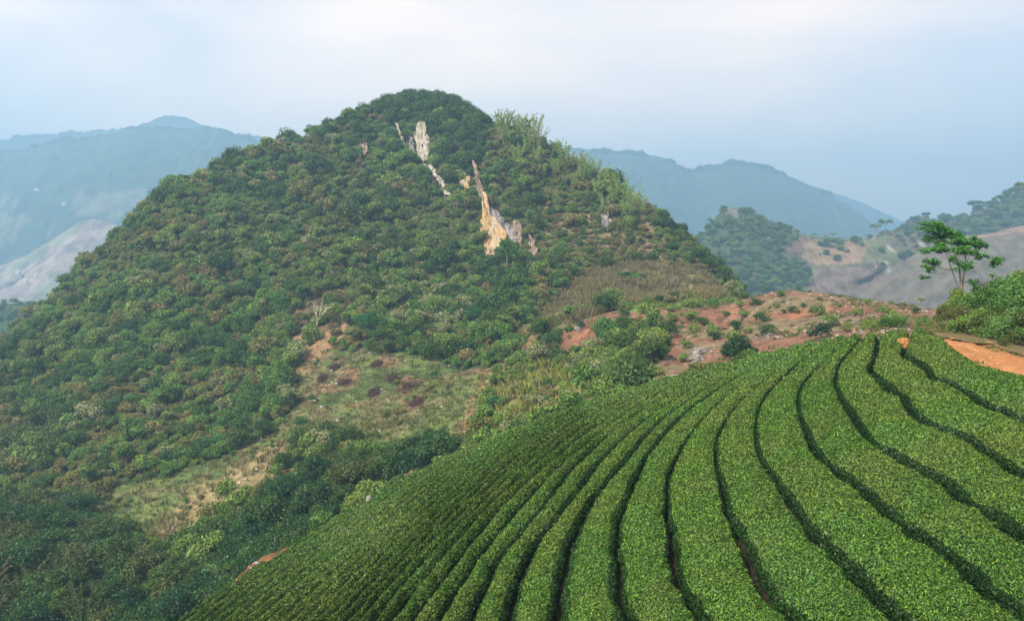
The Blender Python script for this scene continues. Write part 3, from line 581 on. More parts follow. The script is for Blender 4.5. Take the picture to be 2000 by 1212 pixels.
# ---------------------------------------------------------------- forest on the main hill
frng = np.random.default_rng(11)
def jgrid(x0, x1, y0, y1, s, rng):
    a, b = np.meshgrid(np.arange(x0, x1, s), np.arange(y0, y1, s), indexing='ij'); a = a.ravel() + rng.uniform(-.5, .5, a.size) * s; b = b.ravel() + rng.uniform(-.5, .5, b.size) * s; return a, b
x, y = jgrid(-230, 120, 78, 300, 1.95, frng); z = tz(x, y); p = np.stack([x, y, z], -1); px, py = proj(p)
inv_ = (px > -90) & (px < 1480) & (py < 1260); x, y, z, px, py, p = x[inv_], y[inv_], z[inv_], px[inv_], py[inv_], p[inv_]
v = visible(x, y, z); x, y, z, px, py, p = x[v], y[v], z[v], px[v], py[v], p[v]
jx = px + 10 * fbm(x / 5, y / 5, 3, 91); jy = py + 10 * fbm(x / 5, y / 5, 3, 92)
bare = inpoly(jx, jy, R_field) | inpoly(jx, jy, R_red) | inpoly(jx, jy, R_dry) | inpoly(jx, jy, R_yel) | ((inpoly(jx, jy, R_dirt) | inpoly(jx, jy, R_dirt2) | inpoly(jx, jy, R_dirt3)) & (frng.random(len(x)) > .22)) | inpoly(jx, jy, R_band)
for poly, m_, lb in CLIFFS:
    for dy in (0, 8, 16, 24, 32, 40): bare |= inpoly(px, py - dy, poly)
bare |= inpoly(px, py, R_val_)
bare |= (px > 400) & (px < 730) & (py > 700) & (py < 770) & inpoly(px, py, [(600,700),(660,690),(700,720),(620,760)])
x0_, y0_ = jgrid(-230, 120, 78, 290, 1.3, frng); z0_ = tz(x0_, y0_); px0, py0 = proj(np.stack([x0_, y0_, z0_], -1)); v0 = (px0 > -60) & (px0 < 1460) & visible(x0_, y0_, z0_, 4.0); x0_, y0_, z0_, px0, py0 = x0_[v0], y0_[v0], z0_[v0], px0[v0], py0[v0]
jx0 = px0 + 10 * fbm(x0_ / 5, y0_ / 5, 3, 91); jy0 = py0 + 10 * fbm(x0_ / 5, y0_ / 5, 3, 92); bare0 = inpoly(px0, py0, R_val_)
for r_0 in (R_dirt3, [(570,600),(660,600),(660,680),(570,680)], R_field, R_red, R_dry, R_yel, R_dirt, R_band): bare0 |= inpoly(jx0, jy0, r_0)
for poly, m_, lb in CLIFFS:
    for dy in (0, 7, 14): bare0 |= inpoly(px0, py0 - dy, poly)
keep = ~bare & (frng.random(len(x)) < np.where(inpoly(px, py, R_openr), 0.78, 0.95))
x, y, z, px, py, p = x[keep], y[keep], z[keep], px[keep], py[keep], p[keep]
# what grows where: summit dark, right shoulder olive and brown, the rest green
pr = np.tile(np.array([0.28, 0.16, 0.07, 0.16, 0.25, 0.04, 0.04]), (len(x), 1))
def zone(mask, w): pr[mask] = w
cl = fbm(x / 16, y / 16, 3, 101)
zone(cl > 0.2, [0.25, 0.34, 0.1, 0.08, 0.17, 0.03, 0.03]); zone(cl < -0.22, [0.28, 0.05, 0.14, 0.3, 0.13, 0.05, 0.05])
zone(inpoly(px, py, [(740,150),(880,150),(960,230),(950,330),(880,330),(800,240),(740,240)]), [0.1, 0.85, 0, 0, 0.05, 0, 0])
zone(inpoly(px, py, [(500,200),(740,180),(770,250),(650,330),(500,330)]), [0.12, 0.3, 0.1, 0.12, 0.16, 0.17, 0.03])
zone(inpoly(px, py, [(1000,230),(1200,300),(1400,470),(1440,600),(1050,600),(1040,440)]), [0.08, 0.12, 0.06, 0.3, 0.16, 0.26, 0.02])
zone(inpoly(px, py, [(1270,390),(1340,420),(1420,560),(1360,540),(1290,470)]), [0.15, 0.5, 0.05, 0.1, 0.17, 0.03, 0])
zone(inpoly(px, py, [(570,540),(720,560),(720,690),(560,700)]), [0.13, 0.12, 0.05, 0.1, 0.33, 0.25, 0.02])
zone(inpoly(px, py, [(760,560),(900,560),(930,660),(780,680)]), [0.2, 0.2, 0.1, 0.12, 0.08, 0, 0.3])
zone((py > 960) & (px < 420), [0.25, 0.3, 0.05, 0.25, 0.15, 0, 0])
cum = np.cumsum(pr, 1); cum /= cum[:, -1:]; kid = (frng.random((len(x), 1)) > cum).sum(1).clip(0, 6)
sc = frng.uniform(0.5, 1.0, len(x)) * np.where(inpoly(px, py, R_openr), 0.8, 1.0); sc *= np.where(y < 130, 0.9, 1.0)
sc *= 0.8 + 0.5 * np.clip(fbm(x / 9, y / 9, 3, 103) + .3, 0, 1); big = (frng.random(len(x)) < 0.1) & (y > 165) & ~inpoly(px, py, [(735,120),(890,120),(960,200),(960,270),(735,270)]); sc[big] *= frng.uniform(1.25, 1.7, big.sum()); sc = np.where(inpoly(px, py, [(735,150),(890,150),(960,230),(930,270),(740,240)]), np.clip(sc, .8, 1.0) * frng.uniform(.9, 1.35, len(x)), sc)
vi = kid * 3 + frng.integers(0, 3, len(x)); rz = frng.uniform(0, 6.28, len(x)); meshes = [PROT[k][j] for k, j in FLAT]
near = (px > 0) & (px < 2000) & (py < 1212) & (py > 0); score = np.where(near, sc / y * np.array([1, 1.05, 0.95, 0.9, 0.75, 0.7, 1.1])[kid], 0)
pick = np.argsort(-score)[:290]; sel = np.zeros(len(x), bool); sel[pick] = True
LBL = {'round': ('mid green round-crowned tree in the woodland low on the left flank', 'tree', 'hillside_tree'), 'dark': ('dark green dense-crowned tree in the woodland low on the left flank', 'tree', 'hillside_tree'),
       'tall': ('slender pale-stemmed tree rising out of the hillside woodland', 'tree', 'hillside_tree'), 'olive': ('olive green spreading tree in the hillside woodland', 'tree', 'hillside_tree'),
       'shrub': ('low green bush between the trees of the hillside woodland', 'bush', 'hillside_bush'), 'scrub': ('brown half-bare bush between the trees of the hillside woodland', 'bush', 'hillside_bush'),
       'pale': ('pale grey-green tree with a light crown in the hillside woodland', 'tree', 'hillside_tree')}
for i in pick:
    k = KINDS[kid[i]]; o = put(LBL[k][2], meshes[vi[i]], loc=(x[i], y[i], z[i] - 0.3)); o.rotation_euler = (0, 0, rz[i]); o.scale = (sc[i],) * 3
    tag(o, LBL[k][0], LBL[k][1], {'round': 'mid green trees low on the hill', 'dark': 'dark trees low on the hill', 'tall': 'slender trees on the hill', 'olive': 'olive trees on the hill', 'shrub': 'green bushes on the hill', 'scrub': 'brown bushes on the hill', 'pale': 'pale trees on the hill'}[k])
r = ~sel; scatter('forest', np.stack([x, y, z - 0.3], -1)[r], vi[r], rz[r], sc[r], meshes, 'dense green forest covering the steep karst hill', tilt=0.22)
HK = ~bare0 & (frng.random(len(x0_)) < .9); q0 = np.stack([x0_, y0_, z0_ - .25], -1)[HK]; wv = fbm(q0[:, 0] / 13, q0[:, 1] / 13, 3, 105); kk = np.where(wv > .12, 9, np.where(wv < -.22, 0, 12)) + frng.integers(0, 3, len(q0)); kk = np.where(inpoly(px0[HK], py0[HK], R_openr) & (frng.random(len(q0)) < .55), 15 + kk % 3, kk)
scatter('hillside_scrub', q0, kk, frng.uniform(0, 6.28, len(q0)), frng.uniform(.22, .62, len(q0)), meshes, 'low tangled scrub and creepers growing between the hillside trees', tilt=0.3)
print('scrub', len(q0))
print('forest', len(x))

# ---------------------------------------------------------------- grass on the clearings, dry grass, rubble
tf = [tuft_proto(50 + i, 26, 0.5, M_grass, 0.7, 0.05) for i in range(3)]; td = [tuft_proto(60 + i, 34, 1.25, M_dry, 0.8, 0.05, 'dry_grass') for i in range(3)]; ty = [tuft_proto(70 + i, 34, 0.85, M_yel, 0.8, 0.05, 'cane_grass') for i in range(2)]
x, y = jgrid(-70, 90, 80, 200, 0.95, frng); z = tz(x, y); px, py = proj(np.stack([x, y, z], -1)); jx = px + 8 * fbm(x / 4, y / 4, 3, 93); jy = py + 8 * fbm(x / 4, y / 4, 3, 94)
inF = inpoly(jx, jy, R_field); inT = inpoly(jx, jy, R_tan); inB = inpoly(jx, jy, R_band); inD = inpoly(jx, jy, R_dry); inY = inpoly(jx, jy, R_yel); inR = inpoly(jx, jy, R_red)
u = frng.random(len(x)); burn = np.zeros(len(x), bool)
for b in R_burn: burn |= inpoly(px, py, b)
k = (inF & ~burn & (u < np.where(inT, 0.3, 0.75))) | (inB & (u < 0.9)) | (inR & (u < 0.18) & (fbm(x / 6, y / 6, 3, 97) > -.1)); ii = np.where(k)[0]
scatter('meadow_grass', np.stack([x, y, z - 0.08], -1)[ii], frng.integers(0, 3, len(ii)), frng.uniform(0, 6.28, len(ii)), frng.uniform(0.4, 1.25, len(ii)), tf, 'short green grass on the hillside clearing')
k = (inD & (u < 0.85)) | (inT & (u > 0.93)); ii = np.where(k)[0]
scatter('dry_grass', np.stack([x, y, z - 0.08], -1)[ii], frng.integers(0, 3, len(ii)), frng.uniform(0, 6.28, len(ii)), frng.uniform(0.5, 1.2, len(ii)), td, 'tall straw coloured dry grass on the right shoulder')
k = inY & (u < 0.3) & (fbm(x / 5, y / 5, 3, 95) > -0.1); ii = np.where(k)[0]
scatter('cane_grass', np.stack([x, y, z - 0.08], -1)[ii], frng.integers(0, 2, len(ii)), frng.uniform(0, 6.28, len(ii)), frng.uniform(0.7, 1.7, len(ii)), ty, 'yellow green cane grass below the clearing')
VG = nspline(np.arange(len(VERGE)), np.array(VERGE), np.linspace(0, len(VERGE) - 1, 40))[:, :3].reshape(-1, 3); pe_ = np.array([tg(a_, b_) for a_, b_ in [(1850,651),(1925,660),(2000,682),(2120,705),(2280,745),(2450,790)]]); x, y = jgrid(20, 60, 14, 60, .45, frng); k = (x > np.interp(y, pe_[::-1, 1], pe_[::-1, 0]) + .6) & (frng.random(len(x)) < .75); x, y = x[k], y[k]
zz_ = az_[np.clip(np.rint(x + 4).astype(int), 0, 113), np.clip(np.rint(y + 40).astype(int), 0, 114)]; scatter('bank_grass', np.stack([x, y, zz_], -1), frng.integers(0, 3, len(x)), frng.uniform(0, 6.28, len(x)), frng.uniform(.4, 1.0, len(x)), tf, 'rough grass on the level ground beyond the orange path')
ed_ = np.array([tg(a_, b_) for a_, b_ in [(1838,660),(1862,680),(1885,697),(1920,716),(1955,728),(2000,738),(2060,756),(2120,772)]] + [tg(a_, b_) for a_, b_ in [(1850,653),(1900,659),(1940,667),(1960,673),(1975,680),(2000,685),(2060,698)]])
ed_ = np.repeat(ed_, 5, 0) + frng.normal(0, .28, (len(ed_) * 5, 3)) * [1, 1, 0] + [0, 0, .3]
scatter('path_weeds', ed_, frng.integers(0, 3, len(ed_)), frng.uniform(0, 6.28, len(ed_)), frng.uniform(.12, .34, len(ed_)), tf, 'weeds along both edges of the orange path')
vg = np.repeat(VG, 9, 0) + frng.normal(0, .4, (len(VG) * 9, 3)) * [1, 1, 0]
scatter('verge_grass', vg + [0, 0, -.05], frng.integers(0, 3, len(vg)), frng.uniform(0, 6.28, len(vg)), frng.uniform(.2, .5, len(vg)), tf, 'grass and weeds on the verge behind the orange path')
M_rub = solid('rubble_rock', [(0.13, 0.09, 0.07), (0.32, 0.26, 0.21)], 2.0); rb = [rock_mesh('rubble_stone', rr, 0.22, M_rub if i else M_grey, 1, 0.3, 0.6) for i in range(3)]
x2, y2 = jgrid(5, 75, 70, 135, 0.8, frng); z2 = tz(x2, y2); px, py = proj(np.stack([x2, y2, z2], -1)); rk = inpoly(px, py, R_red) & (fbm(x2 / 7, y2 / 7, 3, 96) > -0.15) & (frng.random(len(x2)) < 0.5); ii = np.where(rk)[0]
scatter('rubble', np.stack([x2, y2, z2], -1)[ii], frng.integers(0, 3, len(ii)), frng.uniform(0, 6.28, len(ii)), frng.uniform(0.3, 1.3, len(ii)) ** 1.6, rb, 'small broken stones strewn over the red slope')

# ---------------------------------------------------------------- cliffs
def cliff(poly, m, label, seed):
    poly = np.array(poly, float); rng = np.random.default_rng(seed); t = np.concatenate([[0], np.cumsum(np.linalg.norm(np.diff(np.vstack([poly, poly[:1]]), axis=0), axis=1))]); q = np.linspace(0, t[-1], 57)[:-1]
    pc = np.vstack([poly, poly[:1]]); B = np.stack([np.interp(q, t, pc[:, 0]), np.interp(q, t, pc[:, 1])], -1); c = poly.mean(0); B += 0;  B += rng.normal(0, 0.8, B.shape); th_ = np.arange(len(B)); B = c + (B - c) * (1 + .3 * fbm(th_ * .35, 0 * th_ + seed, 4, seed))[:, None]
    cd = np.nanmedian(hit(poly[:, 0], poly[:, 1])); low = poly[:, 1].max(); dl = hit([c[0]], [low])[0]
    V = []; rings = [1.42, 1.26, 1.2, 1.08,  0.88, 0.74, 0.6, 0.46, 0.32, 0.18, 0.05]
    for j, s in enumerate(rings):
        I = c + (B - c) * s; d = np.full(len(I), 0.0); hh = hit(I[:, 0], I[:, 1]); hh = np.where(np.isnan(hh), cd, hh); d = hh * 0.78 + (dl if not np.isnan(dl) else cd) * 0.22 - 1.1
        rdg = 1 - 2 * np.abs(fbm(I[:, 0] / 7 + seed, I[:, 1] / 22, 4, 7)); d = d - 0.75 * rdg - 0.6 * fbm(I[:, 0] / 3, I[:, 1] / 4, 3, 8)
        if j == 0: d = hh + 7
        if j == 1: d = np.maximum(hh + 1.5, d + 2)
        V.append(P(I[:, 0], I[:, 1], d))
    V = np.concatenate(V); n = 56; Q = []
    for j in range(len(rings) - 1):
        for k in range(n): Q.append([j * n + k, j * n + (k + 1) % n, (j + 1) * n + (k + 1) % n, (j + 1) * n + k])
    b = V.mean(0); base = np.array([b[0], b[1] + 2, V[:, 2].min()]); last = (len(rings) - 1) * n
    me = mesh('cliff_face', np.vstack([V, V[last:].mean(0)]) - base, [np.array(Q), np.array([[last + k, last + (k + 1) % n, len(V)] for k in range(n)])], [m]); o = put('cliff_face', me, loc=base); tag(o, label, 'cliff', 'limestone cliffs on the karst hill')
for i, (poly, m, lb) in enumerate(CLIFFS): cliff(poly, m, lb, 300 + i)

# ---------------------------------------------------------------- single plants and stones on the hill
def at(px, py, d0=68.0):
    d = hit([px], [py], d0)[0]
    if np.isnan(d): d = 200.0
    return P(px, py, d)
BMB = [bamboo_proto(400 + i) for i in range(4)]
brng = np.random.default_rng(5)
for i, (px, py, s) in enumerate([(975,262,1.0),(990,268,1.15),(1008,272,1.1),(1025,280,1.2),(1042,286,1.35),(1055,296,1.0),(1000,295,.9),(1030,305,1.0),(1012,325,.95),(985,290,.85),(1050,325,.9),(1085,310,.8),(1100,322,.95),(1112,335,.9),(1135,338,.9),(1150,350,.95),(1140,365,.8),(1165,360,.9),
        (1180,372,1.0),(1195,382,.95),(1170,392,.85),(1210,390,.95),(1225,402,.9),(1200,405,.8),(1240,412,.85),(1255,420,.75),(1220,425,.75),(1085,345,.8),(1120,370,.7),(1180,415,.7),(1060,350,.7),(1235,430,.65)]):
    d = hit([px], [py])[0]
    if np.isnan(d): d = 236 - max(0, px - 1000) * 0.09
    q = P(px, py, d); o = put('bamboo_clump', BMB[i % 4], loc=(q[0], q[1], tz(q[0], q[1]) - 0.3)); o.rotation_euler = (0, 0, brng.uniform(0, 6.28)); o.scale = (s * .95, s * .95, s * 1.08)
    tag(o, 'feathery light green bamboo clump on the right shoulder of the hill', 'bamboo', 'bamboo clumps on the right shoulder')

def skeleton_tree(name, mb, rng, h, spread, fork, m_leaf=None, nl=0, leaf=(0.3, 0.12), thick=0.12, levels=3, clump=0.5, flatc=0.5, nb=(3, 5)):
    """a branching tree: returns list of trunk tube and crown leaf arrays"""
    A = Acc(); tips = []
    def grow(p, d, ln, r, lv):
        mid = p + d * ln * 0.5 + sph(rng, 1)[0] * ln * 0.06; e = p + d * ln + np.array([0, 0, 0.05 * ln]); V, Q = tube([p, mid, e], [r, r * 0.8, r * 0.6], 5); A.add(V, Q, 0)
        if lv == 0: tips.append(e); return
        for k in range(rng.integers(*nb)):
            s = sph(rng, 1)[0]; nd = unit(d * 1.0 + s * spread + np.array([0, 0, 0.25])); grow(p + (e - p) * rng.uniform(0.6, 1.0), nd, ln * rng.uniform(0.55, 0.8), r * 0.55, lv - 1)
    p0 = np.array([0, 0, -0.6]); p1 = np.array([0.03 * h, 0, h * fork]); V, Q = tube([p0, p1 * 0.5, p1], [thick * 1.2, thick, thick * 0.8], 7); A.add(V, Q, 0)
    for k in range(rng.integers(*nb) + 1):
        az = k * 2.4 + rng.uniform(-.4, .4); nd = unit(np.array([np.cos(az) * spread, np.sin(az) * spread, 0.9])); grow(p1, nd, h * (1 - fork) * 0.42, thick * 0.6, levels - 1)
    tips = np.array(tips); cr = None
    if m_leaf:
        c = tips; n = max(1, nl // len(c)); Pn = np.repeat(c, n, 0) + sph(rng, n * len(c)) * np.array([clump, clump, clump * flatc]) * rng.uniform(0.2, 1, (n * len(c), 1)); nn = unit(sph(rng, len(Pn)) * 0.8 + np.array([0, 0, 0.7]))
        l = rng.uniform(.7, 1.3, len(Pn)); V, Q = leaves(Pn, nn, sph(rng, len(Pn)) + np.array([0, 0, -.25]), l * leaf[0], l * leaf[1]); cr = mesh(name + '_crown', V, Q, [m_leaf])
    return A.build(name + '_trunk', [mb], True), cr, tips
# bare tree in the brown patch
tm, _, _ = skeleton_tree('bare', M_palebark, np.random.default_rng(21), 10.5, 0.6, 0.42, thick=0.14, levels=4)
r_ = empty('bare_tree', at(617, 661)); r_.scale = (0.75, 0.75, 0.8); put('trunk', tm, r_); tag(r_, 'leafless pale-barked tree standing alone above the clearing', 'tree')
# silhouetted small trees on the left ridge and on the summit
tm, cm, _ = skeleton_tree('ridge', M_bark, np.random.default_rng(22), 7.0, 1.0, 0.45, M_vivid, 900, (0.6, 0.4), thick=0.16, levels=2, clump=0.9, flatc=0.45)
tm2, cm2, _ = skeleton_tree('ridge2', M_bark, np.random.default_rng(23), 7.0, 1.1, 0.5, M_green, 500, (0.5, 0.32), thick=0.14, levels=3, clump=0.6, flatc=0.35)
for px, py, s, w, lb in [(356,370,.85,1,'bright green umbrella-shaped tree standing out on the left ridge'),(312,402,.8,2,'thin flat-topped tree on the left ridge below the bright umbrella-shaped one'),(295,415,.6,2,'small sparse tree lowest of the three on the left ridge skyline'),
        (440,330,.6,2,'sparse tree on the skyline between the umbrella tree and the brown scrub'),(418,338,.55,2,'tiny open-crowned tree on the left skyline'),(500,315,.8,2,'skyline tree with broken crown above the brown scrub of the left ridge'),(190,540,.7,2,'dark thin tree leaning off the steep left edge of the hill'),
        (165,560,.85,2,'feathery tree on the lower left edge of the hill'),(140,590,.9,2,'flat-crowned tree lowest on the left edge of the hill'),(745,210,.75,1,'dark tree leaning left from the summit'),(665,235,.65,1,'small dark tree on the skyline left of the summit'),(610,262,.6,2,'sparse little tree on the skyline above the left shoulder'),
        (840,200,.45,2,'thin-topped tree crowning the middle of the summit'),(582,290,.55,2,'leaning sparse tree near the top of the left ridge'),(1118,325,.5,1,'dark round tree among the bamboo on the right shoulder')]:
    d = hit([px], [py])[0]
    if np.isnan(d): d = float(np.interp(px, [0, 145, 280, 420, 560, 690, 800, 930, 1150], [195, 206, 222, 236, 243, 252, 258, 252, 232]))
    q = P(px, py, d); q[2] = tz(q[0], q[1]) - 0.2; r_ = empty('ridge_tree', q, px * 0.7, s); put('trunk', tm if w == 1 else tm2, r_); put('crown', cm if w == 1 else cm2, r_); tag(r_, lb, 'tree')
# young trees with pale trunks on the dry grass
for px, py, s, lb in [(1244,572,.75,'young tree with a thin pale trunk in the dry grass'),(1222,560,.6,'bright green bushy sapling left of the pale-trunked tree in the dry grass')]:
    r_ = empty('young_tree', at(px, py), px, s); put('trunk', tm2 if s > .7 else tm, r_); put('crown', cm2 if s > .7 else cm, r_); tag(r_, lb, 'tree')

# detailed bushes and shrubs
def bush_meshes(nm, seed, R, H, n, rb, nper, lf, m, bark=M_bark, z0=None, stems=6):
    rng = np.random.default_rng(seed); z0 = H * 0.75 if z0 is None else z0; cen, rad = blobs(rng, R, H, z0, n, rb); V, Q = leafcloud(rng, cen, rad, nper, lf, lf * 0.5, zmin=-0.7)
    return trunk_acc(rng, z0, 0.05 * R, cen, stems).build(nm + '_stem', [bark]), mesh(nm + '_leaves', V, Q, [m])
def bush(name, meshes_, loc, sc, label, cat, group=None, rz=None, parts=('stem', 'foliage')):
    r_ = empty(name, loc, brng.uniform(0, 6.28) if rz is None else rz, sc); put(parts[0], meshes_[0], r_); put(parts[1], meshes_[1], r_); return tag(r_, label, cat, group)
SH = [bush_meshes('shrub', 500 + i, 1.0, 0.75, 7, 0.5, 130, 0.2, [M_green, M_near, M_green][i]) for i in range(3)]
SHR = [(1496,566,.7),(1458,578,.8),(1526,578,.7),(1545,566,.5),(1560,566,.6),(1694,594,.6),(1800,590,.9),(1477,598,.9),(1515,601,.6),(1445,600,.8),(1547,610,.7),(1418,617,.7),(1454,620,.85),(1486,630,1.1),(1592,617,1.2),(1620,636,1.1),(1605,662,1.35),(1677,617,.8),
       (1730,617,1.0),(1790,612,.6),(1711,646,1.2),(1753,640,1.4),(1435,645,1.0),(1394,656,1.1),(1460,652,.7),(1498,655,1.1),(1428,668,1.1),(1350,626,1.2),(1371,637,1.1),(1354,650,1.1),(1311,628,1.1),(1218,617,.9),(1192,634,.8),(1171,642,1.0),(1248,643,1.2),(1339,679,.9),(1337,706,.8),
       (1316,586,1.1),(1345,600,1.1),(1311,609,.9),(1395,664,.8),(1385,640,.7),(1110,650,.9),(1135,640,.8),(1090,655,1.0),(1640,600,.4),(1570,600,.45),(1365,600,.9),(1420,592,.8),(1290,590,.9),(1265,596,.9),(1235,592,.8),(1160,650,.7),(1660,640,.5),(1560,650,.5),(1530,612,.45)]
for i, (px, py, s) in enumerate(SHR): bush('low_shrub', SH[i % 3], at(px, py), s, 'low spreading green shrub planted on the red stony slope', 'shrub', 'shrubs on the red slope')
BG = [bush_meshes('big', 520 + i, 2.0, 1.5, 12, 0.85, 260, 0.26, [M_near, M_green, M_vivid, M_dark][i]) for i in range(4)]
bush('round_bush', BG[0], at(1447, 706), 1.05, 'dark dense round bush behind the crest of the tea field', 'bush')
bush('round_bush', BG[1], at(1275, 752), 0.8, 'mid green rounded bush below the vine covered outcrop', 'bush')
for i, (px, py, s, kd) in enumerate([(1155,700,.9,1),(1180,680,.9,0),(1205,672,.8,1),(1230,668,.9,3),(1255,678,.9,0),(1278,688,.8,3),(1165,725,1.0,1),(1195,715,1.0,0),(1225,710,1.0,3),(1255,715,.9,0),(1190,745,1.0,1),(1220,745,.9,1),(1145,745,.9,1),(1170,765,1.0,1),(1130,715,.7,2),(1285,700,.6,3),(1090,735,.5,2),(965,800,1.2,2),(958,775,1.0,2),(985,790,.8,1),(1210,765,.8,1),(1240,740,.7,1),(1110,770,.7,1),(1150,785,.7,1),(1040,725,.7,1),(1020,745,.8,1),(1005,770,.7,1),(1070,785,.6,1),(990,820,.7,1),(955,845,.6,2),(930,700,.0,0),(940,860,.5,2)]):
    if s: bush('gully_bush', BG[kd], at(px, py), s * 0.62, 'leafy bush in the green gully between the clearing and the red slope', 'bush', 'bushes in the gully')
# group of big rounded trees above the clearing
TR = [bush_meshes('hilltree', 540 + i, 3.2, 3.0, 16, 1.45, 260, 0.36, [M_green, M_dark, M_pale, M_vivid][i], z0=4.6) for i in range(4)]
for px, py, s, k, lb in [(720,660,1.05,3,'dense bluish green tree left above the clearing'),(690,668,.6,2,'small pale green tree at the foot of the dense bluish green one'),(745,680,.8,1,'dark tree between the bluish green tree and the clearing edge'),(868,668,.75,2,'pale rounded tree like a cauliflower above the clearing'),
        (810,660,.85,0,'mid green tree left of the pale rounded one'),(775,645,.8,2,'light green tree high behind the mid green tree above the clearing'),(935,690,1.1,0,'tall leafy tree reaching down into the clearing'),(965,660,1.1,1,'dark tall tree at the right end of the clearing'),
        (925,640,.85,3,'vivid green tree left of the dark tall one'),(548,612,.8,3,'vivid green tree by the brown patch on the slope'),(900,665,.7,0,'small tree right of the pale rounded one'),
        (545,745,.8,0,'rounded tree on the left edge of the clearing'),(510,860,.7,1,'dark bush at the left edge of the pale grass strip'),(640,600,.6,0,'green tree behind the leafless one'),(585,845,.5,3,'small bright tree on the left border of the meadow'),(610,790,.35,0,'single shrub inside the upper meadow')]:
    bush('broadleaf_tree', TR[k], at(px, py), s * .72, lb, 'tree', rz=px, parts=('trunk', 'crown'))

# ---------------------------------------------------------------- foreground valley trees, seen larger
def vtree(seed, R, H, z0, m, n=20, rb=0.85, nper=260, lf=0.27, sp=0.9):
    return bush_meshes('valley', seed, R, H, n, rb, nper, lf, m, z0=z0, stems=9)
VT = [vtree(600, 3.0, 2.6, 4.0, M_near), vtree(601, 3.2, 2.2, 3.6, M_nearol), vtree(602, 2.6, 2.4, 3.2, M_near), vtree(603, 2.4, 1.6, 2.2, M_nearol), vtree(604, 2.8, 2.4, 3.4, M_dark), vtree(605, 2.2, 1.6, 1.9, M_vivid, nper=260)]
VB = [bamboo_proto(620 + i, 22, 7.0) for i in range(2)]
M_bamb2 = leafmat('leaf_cane', [(0.04, 0.07, 0.018), (0.06, 0.09, 0.025), (0.09, 0.1, 0.035)], isl=(0.5, 1.6))
for b in VB: b.materials[1] = M_bamb2
vrng = np.random.default_rng(15)
UNI = [(640,905,1.05,4,'big dark rounded tree in the valley below the meadow'),(600,930,.85,0,'dense tree left of the big dark rounded one in the valley'),(560,975,1.0,0,'feathery spreading tree at the lower end of the meadow'),(690,930,.8,5,'vivid green tree right of the big dark rounded one'),(800,885,.85,2,'bushy tree close behind the crest of the tea field'),
       (840,880,.7,1,'olive tree behind the tea crest beside the brown brush'),(760,900,.7,0,'dark tree behind the tea crest left of the bushy one'),(560,1075,.45,5,'bright green bush above the red dirt bank'),(470,1120,.6,3,'yellow green bush left of the red dirt bank'),(420,1165,.6,3,'yellow green bush at the lower edge of the tea field'),
       (270,1075,.75,4,'dark vine-draped tree standing at the foot of the pale meadow'),(100,1010,1.0,1,'yellowish broad tree crown at the far left of the valley'),(170,1015,.9,1,'yellow olive tree crown right of the far left one'),(20,1040,1.0,5,'vivid green tree cut by the left border'),(330,1160,1.1,4,'dark big-leaved tree at the bottom beside the tea field'),
       (520,1010,.8,2,'green tree beside the feathery one in the valley'),(220,1120,1.2,0,'dark spreading tree in the middle of the valley thicket')]
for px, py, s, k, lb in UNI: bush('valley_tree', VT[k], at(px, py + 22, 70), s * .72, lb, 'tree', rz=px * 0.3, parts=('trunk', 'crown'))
R_val = [(-80,1000),(150,1010),(230,1095),(300,1140),(400,1145),(470,1085),(540,1010),(590,968),(660,945),(720,955),(770,935),(830,900),(890,893),(900,905),(740,990),(560,1100),(340,1240),(-80,1300)]
x, y = jgrid(-90, 5, 68, 118, 2.6, vrng); z = tz(x, y); px, py = proj(np.stack([x, y, z], -1)); k = inpoly(px, py, R_val); x, y, z, px, py = x[k], y[k], z[k], px[k], py[k]
n_ = 0
for i in range(len(x)):
    if len([1 for u_ in UNI if abs(u_[0] - px[i]) < 22 and abs(u_[1] - py[i]) < 18]): continue
    near_edge = py[i] > 950 + (900 - px[i]) * 0.42 - 30 if px[i] > 350 else False
    s = vrng.uniform(0.5, 0.95) * (0.6 if near_edge else 1)
    if px[i] < 330 and py[i] > 1080 and vrng.random() < 0.3:
        o = put('cane_clump', VB[i % 2], loc=(x[i], y[i], z[i] - .3)); o.rotation_euler = (0, 0, vrng.uniform(0, 6.28)); o.scale = (s * 1.1,) * 3; tag(o, 'arching dark cane clump in the valley thicket', 'bamboo', 'cane clumps in the valley'); continue
    k_ = int(vrng.choice([0, 1, 2, 3, 4, 5], p=[.26, .14, .24, .12, .2, .04])); n_ += 1
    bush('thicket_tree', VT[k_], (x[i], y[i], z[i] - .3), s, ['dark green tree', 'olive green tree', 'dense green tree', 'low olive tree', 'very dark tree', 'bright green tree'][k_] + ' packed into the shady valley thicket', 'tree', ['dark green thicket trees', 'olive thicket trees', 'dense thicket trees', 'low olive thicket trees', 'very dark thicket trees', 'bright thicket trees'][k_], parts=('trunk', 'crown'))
print('valley', n_, len(x))
THK = {}
for q_ in (3, 4, 5, 9, 12):
    m_ = meshes[q_].copy(); m_.name = 'thicket_' + FLAT[q_][0]; m_.materials[1] = M_nearol if q_ == 9 else M_near; THK[q_] = m_
x, y = jgrid(-95, 12, 62, 125, 1.15, vrng); z = tz(x, y); px, py = proj(np.stack([x, y, z], -1)); k = inpoly(px, py, R_val_); x, y, z = x[k], y[k], z[k]
scatter('valley_undergrowth', np.stack([x, y, z - .3], -1), np.array([3, 4, 5, 3, 4, 12, 9, 5])[vrng.integers(0, 8, len(x))], vrng.uniform(0, 6.28, len(x)), vrng.uniform(.35, .65, len(x)), [THK.get(i_, meshes[i_]) for i_ in range(21)], 'tangled low undergrowth filling the shady valley')
